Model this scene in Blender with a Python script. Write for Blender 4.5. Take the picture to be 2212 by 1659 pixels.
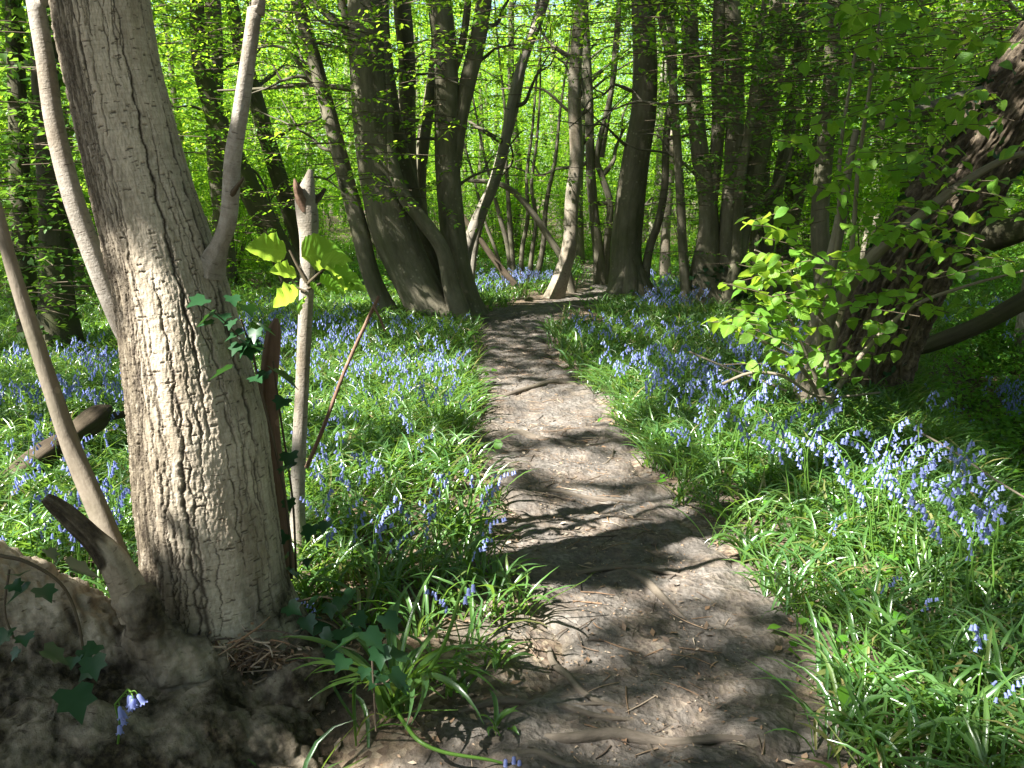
import bpy, math, random
import numpy as np
from mathutils import Vector

for o in list(bpy.data.objects):
    bpy.data.objects.remove(o)
scene = bpy.context.scene
COL = scene.collection
R = math.radians

# ------------------------------------------------------------------ camera, sky, sun, exposure
CAM_H, PITCH = 1.5, R(11.7)
F, CX, CY = 1916.0, 1106.0, 829.5            # focal length and centre of the photo at 2212 px across
cam_d = bpy.data.cameras.new('camera')
cam_d.sensor_width = 36.0
cam_d.lens = 36.0 * F / 2212.0
cam_d.clip_start, cam_d.clip_end = 0.05, 500.0
cam = bpy.data.objects.new('camera', cam_d)
COL.objects.link(cam)
cam.location = (0, 0, CAM_H)
cam.rotation_euler = (R(90) - PITCH, 0, 0)
scene.camera = cam

SUN_EL, SUN_AZ = R(47), math.atan2(-0.86, -0.51)     # azimuth measured from +Y towards +X
S = np.array([math.sin(SUN_AZ) * math.cos(SUN_EL), math.cos(SUN_AZ) * math.cos(SUN_EL), math.sin(SUN_EL)])
world = bpy.data.worlds.new('World')
scene.world = world
world.use_nodes = True
wn = world.node_tree
bg = wn.nodes['Background']
sky = wn.nodes.new('ShaderNodeTexSky')
sky.sky_type = 'NISHITA'
sky.sun_disc = False
sky.sun_elevation = SUN_EL
sky.sun_rotation = SUN_AZ % (2 * math.pi)
wn.links.new(sky.outputs['Color'], bg.inputs['Color'])
bg.inputs['Strength'].default_value = 0.06
sun_d = bpy.data.lights.new('sun', 'SUN')
sun_d.energy, sun_d.angle, sun_d.color = 5.0, R(0.53), (1.0, 0.965, 0.91)
sun = bpy.data.objects.new('sun', sun_d)
COL.objects.link(sun)
sun.location = tuple(S * 60)
sun.rotation_euler = Vector(S).to_track_quat('Z', 'Y').to_euler()
vs = scene.view_settings
vs.view_transform, vs.look, vs.exposure, vs.gamma, vs.use_curve_mapping = 'Standard', 'None', 2.25, 1.0, False
cy = scene.cycles
cy.max_bounces, cy.diffuse_bounces, cy.glossy_bounces, cy.transmission_bounces = 4, 2, 2, 3
cy.use_denoising = True
cy.sample_clamp_indirect = 6.0
cy.caustics_reflective = cy.caustics_refractive = False

# ------------------------------------------------------------------ numbers
rng = np.random.default_rng(7)
FWD = np.array([0, math.cos(PITCH), -math.sin(PITCH)])
UP = np.array([0, math.sin(PITCH), math.cos(PITCH)])
CAMP = np.array([0, 0, CAM_H])


def ray(px, py):
    return np.array([(px - CX) / F, 0, 0]) + FWD - (py - CY) / F * UP


def P(px, py, Y):
    d = ray(px, py)
    return CAMP + d * (Y / d[1])


def PZ(px, py, z):
    """the point of that sight line at height z"""
    d = ray(px, py)
    return CAMP + d * ((z - CAM_H) / d[2])


def wr(w, p):
    """half a width in pixels, at point p, in metres"""
    return 0.5 * w * float(np.dot(np.asarray(p) - CAMP, FWD)) / F


def to_px(p):
    q = np.asarray(p) - CAMP
    dep = q @ FWD
    dep = np.where(np.abs(dep) < 1e-3, 1e-3, dep)
    return CX + F * q[..., 0] / dep, CY - F * (q @ UP) / dep, dep


def _h(ix, iy, iz, seed):
    n = (ix.astype(np.int64) * 374761393 + iy.astype(np.int64) * 668265263 + iz.astype(np.int64) * 2147483647 + seed * 974711) & 0xFFFFFFFF
    n = ((n ^ (n >> 13)) * 1274126177) & 0xFFFFFFFF
    n = ((n ^ (n >> 16)) * 2246822519) & 0xFFFFFFFF
    return ((n ^ (n >> 15)) & 0xFFFFFF) / float(0xFFFFFF) * 2 - 1


def noise(x, y, z=0.0, seed=0):
    x, y, z = np.broadcast_arrays(np.asarray(x, float), np.asarray(y, float), np.asarray(z, float))
    ix, iy, iz = np.floor(x), np.floor(y), np.floor(z)
    fx, fy, fz = x - ix, y - iy, z - iz
    fx, fy, fz = [f * f * (3 - 2 * f) for f in (fx, fy, fz)]
    ix, iy, iz = ix.astype(np.int64), iy.astype(np.int64), iz.astype(np.int64)
    r = 0
    for a in (0, 1):
        for b in (0, 1):
            for c in (0, 1):
                w = (fx if a else 1 - fx) * (fy if b else 1 - fy) * (fz if c else 1 - fz)
                r = r + w * _h(ix + a, iy + b, iz + c, seed)
    return r


def fbm(x, y, z=0.0, seed=0, oct=3):
    r, a = 0, 1.0
    for k in range(oct):
        r = r + a * noise(np.asarray(x) * 2 ** k, np.asarray(y) * 2 ** k, np.asarray(z) * 2 ** k, seed + k)
        a *= 0.5
    return r


# ------------------------------------------------------------------ terrain
PATH_PX = [(1720, 990, 1900), (1659, 1040, 1740), (1500, 1160, 1740), (1350, 1165, 1690), (1200, 1135, 1560), (1080, 1090, 1450), (1000, 1060, 1385),
           (930, 1045, 1340), (860, 1038, 1290), (800, 1035, 1230), (750, 1034, 1190), (710, 1040, 1190), (685, 1060, 1210),
           (665, 1110, 1250), (648, 1190, 1300), (632, 1250, 1325), (618, 1270, 1325), (606, 1278, 1320)]
_pl = np.array([PZ(a, y, 0.0)[:2] for y, a, b in PATH_PX])
_pr = np.array([PZ(b, y, 0.0)[:2] for y, a, b in PATH_PX])
PY = (_pl[:, 1] + _pr[:, 1]) / 2
PC = (_pl[:, 0] + _pr[:, 0]) / 2
PW = (_pr[:, 0] - _pl[:, 0]) / 2


def path_c(y):
    return np.interp(y, PY, PC)


def path_w(y):
    return np.interp(y, PY, PW)


def height(x, y):
    x, y = np.asarray(x, float), np.asarray(y, float)
    z = 0.05 * fbm(x * 0.3, y * 0.3, 0, 3) + 0.02 * fbm(x * 1.3, y * 1.3, 0, 9)
    d = (x - path_c(y)) / np.maximum(path_w(y), 0.3)
    on = np.exp(-np.clip(d, -6, 6) ** 4) * np.clip((24 - y) / 3, 0, 1)
    z = z * (1 - 0.6 * on) - 0.055 * on
    z = z + 0.09 * np.exp(-((y - 11.6) / 0.9) ** 2) * np.exp(-((x - 0.2) / 1.8) ** 2)
    # the ditch behind the bank on the right
    e = x - np.interp(y, [1, 3.35, 6.9, 9.5, 12], [1.9, 2.15, 3.0, 4.6, 7.0])
    z = z - 0.55 * np.clip(e / 0.5, 0, 1) ** 1.5 * np.clip((10.0 - y) / 2.5, 0, 1) * np.clip((4.5 - e) / 2.5, 0.2, 1)
    z = z + 0.8 * np.clip((y - 24) / 40, 0, 3)
    # the ground falls away in front of the birch stool
    z = z - 0.30 * np.exp(-(((x + 1.15) / 0.85) ** 4 + ((y - 1.75) / 0.6) ** 4))
    return z


def gz(x, y):
    return float(height(np.array([x]), np.array([y]))[0])


def G(px, py, lift=0.0):
    """where that sight line meets the ground, lifted by lift"""
    z = 0.0
    for _ in range(8):
        p = PZ(px, py, z + lift)
        z = gz(p[0], p[1])
    p = PZ(px, py, z + lift)
    p[2] = z
    return p


# ------------------------------------------------------------------ mesh building
class MB:
    def __init__(self):
        self.v, self.q, self.t, self.uv, self.c, self.n = [], [], [], [], [], 0
        self.mi, self.qm, self.tm = 0, [], []

    def add(self, v, q=None, t=None, uv=None, c=None):
        v = np.asarray(v, np.float32).reshape(-1, 3)
        if q is not None and len(q):
            self.q.append(np.asarray(q, np.int64) + self.n); self.qm.append(np.full(len(q), self.mi, np.int32))
        if t is not None and len(t):
            self.t.append(np.asarray(t, np.int64) + self.n); self.tm.append(np.full(len(t), self.mi, np.int32))
        self.v.append(v)
        self.uv.append(np.zeros((len(v), 2), np.float32) if uv is None else np.asarray(uv, np.float32).reshape(-1, 2))
        self.c.append(np.zeros((len(v), 4), np.float32) if c is None else np.asarray(c, np.float32).reshape(-1, 4))
        self.n += len(v)
        return self

    def mesh(self, name, mat, smooth=True):
        v = np.concatenate(self.v)
        q = np.concatenate(self.q) if self.q else np.zeros((0, 4), np.int64)
        t = np.concatenate(self.t) if self.t else np.zeros((0, 3), np.int64)
        loops = np.concatenate([q.ravel(), t.ravel()]).astype(np.int32)
        starts = np.concatenate([np.arange(len(q)) * 4, len(q) * 4 + np.arange(len(t)) * 3]).astype(np.int32)
        me = bpy.data.meshes.new(name)
        me.vertices.add(len(v)); me.loops.add(len(loops)); me.polygons.add(len(starts))
        me.vertices.foreach_set('co', v.ravel())
        me.loops.foreach_set('vertex_index', loops)
        me.polygons.foreach_set('loop_start', starts)
        if smooth:
            me.polygons.foreach_set('use_smooth', np.ones(len(starts), bool))
        uv = np.concatenate(self.uv)
        if uv.any():
            l = me.uv_layers.new(name='UVMap')
            l.data.foreach_set('uv', uv[loops].ravel())
        c = np.concatenate(self.c)
        if c.any():
            a = me.color_attributes.new('col', 'FLOAT_COLOR', 'POINT')
            a.data.foreach_set('color', c.ravel())
        if self.mi or any(k.any() for k in self.qm + self.tm):
            me.polygons.foreach_set('material_index', np.concatenate(self.qm + self.tm))
        me.update(calc_edges=True)
        me.validate()
        for k in (mat if isinstance(mat, (list, tuple)) else [mat] if mat else []):
            me.materials.append(k)
        return me


def link(name, me, parent=None, base=None):
    o = bpy.data.objects.new(name, me)
    COL.objects.link(o)
    if parent is not None:
        o.parent = parent
    if base is not None:
        o.location = base
    return o


def tag(o, label=None, cat=None, group=None, kind=None):
    if label: o['label'] = label
    if cat: o['category'] = cat
    if group: o['group'] = group
    if kind: o['kind'] = kind
    return o


def thing(name, label, cat, loc=(0, 0, 0), group=None, rz=0.0):
    o = bpy.data.objects.new(name, None)
    o.empty_display_size = 0.2
    COL.objects.link(o)
    o.location = tuple(float(k) for k in loc)
    o.rotation_euler = (0, 0, rz)
    return tag(o, label, cat, group)


def part(name, mb, mat, parent, smooth=True, world_base=True):
    """a part given in world coordinates, stored relative to its thing's base"""
    me = mb.mesh(name, mat, smooth)
    if world_base and parent is not None:
        b = np.array(parent.location if parent.parent is None else parent.parent.location, np.float32)
        if b.any():
            co = np.empty(len(me.vertices) * 3, np.float32)
            me.vertices.foreach_get('co', co)
            me.vertices.foreach_set('co', (co.reshape(-1, 3) - b).ravel())
            me.update()
    return link(name, me, parent)


def copy_tree(o, parent=None):
    c = o.copy()
    COL.objects.link(c)
    c.parent = parent
    for ch in [k for k in o.children]:
        copy_tree(ch, c)
    return c


def spline(pts, rad, step):
    """Catmull-Rom through pts, resampled at about step"""
    pts, rad = np.asarray(pts, float), np.asarray(rad, float)
    X = np.hstack([pts, rad[:, None]])
    X = np.vstack([2 * X[0] - X[1], X, 2 * X[-1] - X[-2]])
    out = []
    for i in range(1, len(X) - 2):
        L = np.linalg.norm(X[i + 1, :3] - X[i, :3])
        n = max(2, int(math.ceil(L / step)))
        t = np.linspace(0, 1, n, endpoint=False)[:, None]
        a, b, c, d = X[i - 1], X[i], X[i + 1], X[i + 2]
        out.append(0.5 * ((2 * b) + (-a + c) * t + (2 * a - 5 * b + 4 * c - d) * t ** 2 + (-a + 3 * b - 3 * c + d) * t ** 3))
    out.append(X[-2:-1])
    o = np.vstack(out)
    return o[:, :3], np.maximum(o[:, 3], 1e-4)


def frames(C):
    T = np.gradient(C, axis=0)
    T /= np.linalg.norm(T, axis=1)[:, None] + 1e-9
    N = np.zeros_like(T)
    n = np.array([0, 1.0, 0])                    # seam starts at the far side
    if abs(T[0] @ n) > 0.9:
        n = np.array([0, 0, 1.0])
    for i in range(len(T)):
        n = n - T[i] * (n @ T[i])
        n /= np.linalg.norm(n) + 1e-9
        N[i] = n
    return T, N, np.cross(T, N)


def tube(mb, pts, rad, sides=10, step=0.08, rfun=None, cap=True, c=None, resample=True):
    """swept tube; rfun(theta, v, r) gives the radius"""
    if resample:
        C, r = spline(pts, rad, step)
    else:
        C, r = np.asarray(pts, float), np.asarray(rad, float)
    T, N, B = frames(C)
    n = len(C)
    th = np.linspace(0, 2 * np.pi, sides + 1)
    v = np.concatenate([[0], np.cumsum(np.linalg.norm(np.diff(C, axis=0), axis=1))])
    TH, V = np.meshgrid(th, v)
    RR = np.repeat(r[:, None], sides + 1, 1)
    if rfun is not None:
        RR = rfun(TH, V, RR)
    D = N[:, None, :] * np.cos(TH)[..., None] + B[:, None, :] * np.sin(TH)[..., None]
    X = C[:, None, :] + D * RR[..., None]
    i = np.arange(n - 1)[:, None] * (sides + 1) + np.arange(sides)[None]
    q = np.stack([i, i + 1, i + sides + 2, i + sides + 1], -1).reshape(-1, 4)
    uv = np.stack([TH * np.mean(r), V], -1).reshape(-1, 2) + 0.001
    cc = None if c is None else np.tile(np.asarray(c, float), (n * (sides + 1), 1))
    mb.add(X.reshape(-1, 3), q=q, uv=uv, c=cc)
    if cap:
        for k in (0, n - 1):
            ring = X[k, :sides]
            ctr = ring.mean(0)
            j = np.arange(sides)
            tr = np.stack([j, (j + 1) % sides, np.full(sides, sides)], -1)
            mb.add(np.vstack([ring, ctr]), t=tr if k else tr[:, ::-1], uv=np.tile([[0.01, v[k] + .01]], (sides + 1, 1)),
                   c=None if c is None else np.tile(np.asarray(c, float), (sides + 1, 1)))
    return X


# ------------------------------------------------------------------ leaves
def sprays(mb, ctr, ang, L, n, ll, rg, tilt=0.35, droop=0.12, wid=0.6, c=None):
    """flat leafy twigs: n leaves left and right of a drooping axis"""
    ctr = np.asarray(ctr, float).reshape(-1, 3)
    m = len(ctr)
    if m == 0:
        return
    ang = np.broadcast_to(ang, (m,)); L = np.broadcast_to(L, (m,)); ll = np.broadcast_to(ll, (m,))
    t = (np.arange(n) + 0.5) / n
    t = np.clip(t[None] + rg.normal(0, 0.03, (m, n)), 0, 1)
    side = np.where(np.arange(n) % 2 == 0, 1.0, -1.0)[None]
    d0 = np.stack([np.cos(ang), np.sin(ang), rg.normal(-.05, .18, m)], -1)
    pos = ctr[:, None] + d0[:, None] * ((t - 0.5) * L[:, None])[..., None]
    pos[..., 2] -= droop * L[:, None] * t ** 2
    pos += rg.normal(0, 0.02, pos.shape) * L[:, None, None]
    a = ang[:, None] + side * (0.9 + rg.normal(0, .35, (m, n)))
    a[:, -1] = ang
    pit = rg.normal(-0.3, tilt, (m, n))
    d = np.stack([np.cos(a) * np.cos(pit), np.sin(a) * np.cos(pit), np.sin(pit)], -1)
    s = np.stack([-np.sin(a), np.cos(a), rg.normal(0, tilt * 1.3, (m, n))], -1)
    s /= np.linalg.norm(s, axis=-1, keepdims=True)
    nr = np.cross(d, s)
    le = ll[:, None] * rg.uniform(0.65, 1.15, (m, n))
    e = le[..., None]
    fold = 0.1 * e
    v = np.stack([pos, pos + d * e * .42 + s * e * wid / 2 + nr * fold, pos + d * e, pos + d * e * .42 - s * e * wid / 2 + nr * fold], 2).reshape(-1, 3)
    k = np.arange(m * n)[:, None] * 4
    tr = np.concatenate([k + [0, 3, 2], k + [0, 2, 1]])
    mb.add(v, t=tr, c=c)


def leaf_shape(rows=9, ser=0.1, wid=0.75, droop=0.25, fold=0.12):
    """one ovate toothed leaf of length 1 along +x"""
    t = np.linspace(0, 1, rows)
    prof = np.sin(np.pi * t ** 0.72) ** 0.8 * wid / 2
    prof *= 1 - ser * (np.arange(rows) % 2)
    prof[0] = 0.01; prof[-1] = 0.004
    z = -droop * t ** 2
    v = []
    for i in range(rows):
        b = 0.07 * math.sin(i * 1.1 + 1)
        v += [(t[i] + 0.02, prof[i], z[i] + prof[i] * fold * 2 + b * prof[i] * 3), (t[i], 0, z[i]), (t[i] + 0.02, -prof[i], z[i] + prof[i] * fold * 2 - b * prof[i])]
    q = []
    for i in range(rows - 1):
        q += [(3 * i, 3 * i + 1, 3 * i + 4, 3 * i + 3), (3 * i + 1, 3 * i + 2, 3 * i + 5, 3 * i + 4)]
    uv = np.array([(t[i], s) for i in range(rows) for s in (1.0, 0.5, 0.001)])
    return np.array(v), np.array(q), uv


def ivy_shape():
    pts = [(0, 0), (-.12, .28), (.08, .52), (.30, .40), (.52, .50), (.58, .22), (1.0, 0), (.58, -.22), (.52, -.50), (.30, -.40), (.08, -.52), (-.12, -.28)]
    v = [(x, y, 0.10 * abs(y) * 2 - 0.12 * x * x) for x, y in pts] + [(.3, 0, -.02)]
    n = len(pts)
    t = [(i, (i + 1) % n, n) for i in range(n)]
    uv = np.array([(x * .5 + .3, y + .5) for x, y in pts] + [(.45, .5)])
    return np.array(v), np.array(t)[:, ::-1], uv


def rotm(az, pit, roll):
    ca, sa, cp, sp, cr, sr = np.cos(az), np.sin(az), np.cos(pit), np.sin(pit), np.cos(roll), np.sin(roll)
    d = np.stack([ca * cp, sa * cp, sp], -1)
    s0 = np.stack([-sa, ca, np.zeros_like(ca)], -1)
    u0 = np.cross(d, s0)
    s = s0 * cr[..., None] + u0 * sr[..., None]
    return np.stack([d, s, np.cross(d, s)], -1)      # columns: x, y, z of the shape


def scatter(mb, shape, pos, az, pit, roll, size, tri=False):
    v, f, uv = shape
    pos = np.asarray(pos, float).reshape(-1, 3)
    m = len(pos)
    if not m:
        return
    M_ = rotm(*[np.broadcast_to(np.asarray(k, float), (m,)) for k in (az, pit, roll)])
    V = np.einsum('mij,kj->mki', M_, v) * np.broadcast_to(size, (m,))[:, None, None] + pos[:, None]
    ff = (np.arange(m)[:, None, None] * len(v) + f[None]).reshape(-1, f.shape[1])
    mb.add(V.reshape(-1, 3), q=None if tri else ff, t=ff if tri else None, uv=np.tile(uv, (m, 1)))


def blades(mb, base, az, L, w, a0, a1, k=6, rg=rng, twist=0.5):
    """arching strap leaves with a folded midrib"""
    base = np.asarray(base, float).reshape(-1, 3)
    m = len(base)
    if not m:
        return
    az, L, w, a0, a1 = [np.broadcast_to(np.asarray(q, float), (m,)) for q in (az, L, w, a0, a1)]
    s = np.linspace(0, 1, k + 1)
    th = a0[:, None] + (a1 - a0)[:, None] * s[None] ** 1.3
    dl = (L / k)[:, None]
    hx = np.concatenate([np.zeros((m, 1)), np.cumsum(np.sin(th[:, :-1]) * dl, 1)], 1)
    hz = np.concatenate([np.zeros((m, 1)), np.cumsum(np.cos(th[:, :-1]) * dl, 1)], 1)
    azs = az[:, None] + rg.normal(0, twist, (m, 1)) * s[None] ** 2
    dx, dy = np.cos(azs), np.sin(azs)
    C = np.stack([base[:, :1] + hx * dx, base[:, 1:2] + hx * dy, base[:, 2:] + hz], -1)
    sd = np.stack([-dy, dx, np.zeros_like(dx)], -1)
    nr = np.stack([-np.cos(th) * dx, -np.cos(th) * dy, np.sin(th)], -1)
    pw = np.minimum(1, 0.55 + 1.6 * s) * np.clip((1.02 - s) * 3.2, 0.03, 1)
    hw = w[:, None] * 0.5 * pw[None]
    ro = rg.normal(0, .35, (m, 1))
    sd2 = sd * np.cos(ro)[..., None] + nr * np.sin(ro)[..., None]
    A = C + sd2 * hw[..., None] + nr * (hw * .5)[..., None]
    B = C - sd2 * hw[..., None] + nr * (hw * .5)[..., None]
    V = np.stack([A, C, B], 2).reshape(m, -1, 3)
    i = np.arange(k)[:, None] * 3
    q = np.concatenate([i + [0, 1, 4, 3], i + [1, 2, 5, 4]])
    Q = (np.arange(m)[:, None, None] * (3 * (k + 1)) + q[None]).reshape(-1, 4)
    uv = np.tile(np.stack([np.repeat(s, 3), np.tile([1, .5, .01], k + 1)], -1), (m, 1))
    mb.add(V.reshape(-1, 3), q=Q, uv=uv + .001)


# ------------------------------------------------------------------ materials
class NT:
    def __init__(self, name):
        self.m = bpy.data.materials.new(name)
        self.m.use_nodes = True
        self.t = self.m.node_tree
        self.t.nodes.clear()
        self.out = self.n('ShaderNodeOutputMaterial')

    def n(self, typ, ins=None, **kw):
        nd = self.t.nodes.new(typ)
        for k, v in kw.items():
            setattr(nd, k, v)
        for k, v in (ins or {}).items():
            if isinstance(v, bpy.types.NodeSocket):
                self.t.links.new(v, nd.inputs[k])
            else:
                nd.inputs[k].default_value = v
        return nd

    def ramp(self, fac, stops):
        nd = self.n('ShaderNodeValToRGB', {'Fac': fac})
        e = nd.color_ramp.elements
        while len(e) < len(stops):
            e.new(0.5)
        for el, (p, c) in zip(e, stops):
            el.position = p
            el.color = tuple(c) + (1,) if len(c) == 3 else c
        return nd.outputs['Color']

    def mix(self, fac, a, b, mode='MIX'):
        nd = self.n('ShaderNodeMix', data_type='RGBA', blend_type=mode)
        for k, v in ((0, fac), (6, a), (7, b)):
            if isinstance(v, bpy.types.NodeSocket):
                self.t.links.new(v, nd.inputs[k])
            else:
                nd.inputs[k].default_value = (tuple(v) + (1,)) if isinstance(v, tuple) and len(v) == 3 else v
        return nd.outputs[2]

    def math(self, op, a, b=0.0):
        nd = self.n('ShaderNodeMath', operation=op)
        for k, v in ((0, a), (1, b)):
            if isinstance(v, bpy.types.NodeSocket):
                self.t.links.new(v, nd.inputs[k])
            else:
                nd.inputs[k].default_value = v
        return nd.outputs[0]

    def noise(self, vec, scale, detail=4, rough=0.6):
        return self.n('ShaderNodeTexNoise', {'Vector': vec, 'Scale': scale, 'Detail': detail, 'Roughness': rough}).outputs['Fac']

    def mapped(self, vec, scale, loc=(0, 0, 0)):
        return self.n('ShaderNodeMapping', {'Vector': vec, 'Scale': scale, 'Location': loc}).outputs['Vector']

    def bump(self, h, strength, dist):
        return self.n('ShaderNodeBump', {'Height': h, 'Strength': strength, 'Distance': dist}).outputs['Normal']

    def done(self, shader):
        self.t.links.new(shader, self.out.inputs['Surface'])
        return self.m


def leaf_mat(name, cols, trans, tfac=0.5, rough=0.42, vein=False, spec=0.35):
    k = NT(name)
    ge = k.n('ShaderNodeNewGeometry')
    rnd = ge.outputs['Random Per Island']
    pos = ge.outputs['Position']
    base = k.ramp(rnd, [(i / (len(cols) - 1), c) for i, c in enumerate(cols)])
    big = k.noise(pos, 0.35, 3)
    base = k.mix(k.math('MULTIPLY', big, 0.5), base, k.mix(1.0, base, (0.72, 0.9, 0.8), 'MULTIPLY'))
    tr = k.mix(rnd, trans[0], trans[1])
    nrm = None
    if vein:
        uv = k.n('ShaderNodeTexCoord').outputs['UV']
        sx = k.n('ShaderNodeSeparateXYZ', {'Vector': uv})
        off = k.math('ABSOLUTE', k.math('SUBTRACT', sx.outputs[1], 0.5))
        w = k.n('ShaderNodeTexWave', {'Vector': k.n('ShaderNodeCombineXYZ', {'X': k.math('SUBTRACT', sx.outputs[0], k.math('MULTIPLY', off, 0.55))}).outputs[0], 'Scale': 2.6, 'Distortion': 0.0}, wave_profile='SIN').outputs['Fac']
        nrm = k.bump(w, 0.5, 0.004)
        mid = k.math('LESS_THAN', off, 0.03)
        base = k.mix(k.math('MULTIPLY', mid, 0.5), base, k.mix(1.0, base, (1.9, 1.6, 1.7), 'MULTIPLY'))
    b = k.n('ShaderNodeBsdfPrincipled', {'Base Color': base, 'Roughness': rough, 'Specular IOR Level': spec})
    t = k.n('ShaderNodeBsdfTranslucent', {'Color': tr})
    if nrm is not None:
        k.t.links.new(nrm, b.inputs['Normal'])
    mx = k.n('ShaderNodeMixShader', {0: tfac, 1: b.outputs[0], 2: t.outputs[0]})
    return k.done(mx.outputs[0])


M = {}
M['leaf'] = leaf_mat('spring_leaf', [(.08, .21, .02), (.12, .29, .025), (.17, .35, .03), (.10, .26, .03)], [(.26, .52, .025), (.54, .80, .05)], 0.58)
M['leaf_far'] = leaf_mat('far_leaf', [(.08, .21, .02), (.13, .29, .025), (.18, .34, .035)], [(.22, .46, .02), (.56, .80, .05)], 0.6)
M['leaf_shade'] = leaf_mat('shade_toned_leaf', [(.05, .13, .02), (.08, .18, .025), (.11, .23, .03)], [(.18, .36, .03), (.26, .44, .04)], 0.45)  # spring leaf darkened: shade put into the colour for the shaded trees
M['canopy_leaf'] = leaf_mat('canopy_leaf', [(.06, .11, .035), (.08, .14, .04)], [(.14, .20, .05), (.18, .24, .06)], 0.4)  # dull leaf for unseen crowns, toned to tint the shade less green
M['hazel_leaf'] = leaf_mat('hazel_leaf', [(.10, .24, .03), (.15, .31, .035), (.19, .34, .04)], [(.30, .52, .04), (.44, .62, .05)], 0.48, vein=True)
M['big_leaf'] = leaf_mat('sapling_leaf', [(.12, .28, .03), (.17, .34, .04)], [(.45, .72, .06), (.58, .82, .09)], 0.55, vein=True)
M['ivy_leaf'] = leaf_mat('ivy_leaf', [(.012, .045, .018), (.02, .065, .025), (.035, .085, .03)], [(.05, .16, .03), (.08, .2, .03)], 0.2, 0.3, spec=0.5)
M['strap'] = leaf_mat('strap_leaf', [(.05, .125, .032), (.075, .165, .04), (.10, .19, .045), (.065, .135, .045), (.08, .17, .04), (.11, .20, .05), (.06, .14, .05), (.085, .18, .04), (.24, .19, .08)], [(.22, .42, .04), (.32, .52, .06)], 0.36, 0.27, spec=0.8)
M['herb'] = leaf_mat('herb_leaf', [(.06, .19, .02), (.10, .26, .025), (.13, .29, .03)], [(.22, .46, .03), (.3, .5, .04)], 0.42)
M['stalk'] = leaf_mat('flower_stalk', [(.09, .2, .03), (.14, .26, .045)], [(.2, .4, .05), (.3, .45, .08)], 0.3, 0.4)
M['bell'] = leaf_mat('bluebell_petal', [(.20, .24, .57), (.26, .31, .65), (.35, .39, .73), (.22, .24, .54)], [(.28, .32, .70), (.40, .43, .80)], 0.4, 0.5, spec=0.2)


def bark(name, dark, light, moss=(.06, .075, .02), moss_amt=0.35, su=9.0, sv=1.1, bumpd=0.02, fine=60):
    k = NT(name)
    uv = k.n('ShaderNodeTexCoord').outputs['UV']
    pos = k.n('ShaderNodeNewGeometry').outputs['Position']
    a = k.noise(k.mapped(uv, (su, sv, 1)), 1.0, 6, 0.65)
    b = k.noise(k.mapped(uv, (su * 4, sv * 5, 1)), 1.0, 4, 0.6)
    f = k.noise(pos, fine, 3)
    h = k.math('ADD', k.math('MULTIPLY', a, 0.7), k.math('MULTIPLY', b, 0.3))
    base = k.ramp(h, [(0.32, dark), (0.5, tuple((d + l) / 2 for d, l in zip(dark, light))), (0.68, light)])
    base = k.mix(k.math('MULTIPLY', f, 0.35), base, tuple(d * .8 for d in dark))
    mo = k.ramp(k.noise(pos, 2.2, 4), [(0.45, (0, 0, 0)), (0.68, (1, 1, 1))])
    base = k.mix(k.math('MULTIPLY', mo, moss_amt), base, moss)
    # pale lichen flecks
    v = k.n('ShaderNodeTexVoronoi', {'Vector': pos, 'Scale': 16.0})
    fl = k.math('MULTIPLY', k.math('LESS_THAN', v.outputs['Distance'], 0.22), k.ramp(k.noise(pos, 3.1, 2), [(0.5, (0, 0, 0)), (0.6, (.5, .5, .5))]))
    base = k.mix(fl, base, tuple(min(1, l * 1.35) for l in light))
    hh = k.math('ADD', h, k.math('MULTIPLY', f, 0.25))
    p = k.n('ShaderNodeBsdfPrincipled', {'Base Color': base, 'Roughness': 0.85, 'Specular IOR Level': 0.2, 'Normal': k.bump(hh, 0.8, bumpd)})
    return k.done(p.outputs[0])


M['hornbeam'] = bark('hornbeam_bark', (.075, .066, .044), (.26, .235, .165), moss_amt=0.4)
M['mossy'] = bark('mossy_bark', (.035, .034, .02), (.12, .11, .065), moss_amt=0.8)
M['slim'] = bark('slim_trunk_bark', (.065, .057, .04), (.21, .19, .14), moss_amt=0.35, su=14)
M['grey'] = bark('grey_trunk_bark', (.15, .13, .10), (.36, .33, .27), moss_amt=0.2)
M['hazel'] = bark('hazel_bark', (.13, .105, .075), (.30, .26, .20), moss_amt=0.25, su=20, sv=3, bumpd=0.008)
M['twig'] = bark('twig_bark', (.06, .045, .03), (.16, .125, .085), moss_amt=0.2, su=30, sv=4, bumpd=0.004)
M['root'] = bark('root_bark', (.09, .072, .055), (.22, .185, .145), moss_amt=0.15, su=26, sv=5, bumpd=0.012)
M['dead'] = bark('dead_wood', (.03, .022, .015), (.11, .08, .055), moss_amt=0.15, su=30, sv=2, bumpd=0.012)
M['brown_wood'] = bark('brown_stub_wood', (.13, .075, .05), (.30, .19, .135), moss_amt=0.1, su=30, sv=2, bumpd=0.01)


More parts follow.
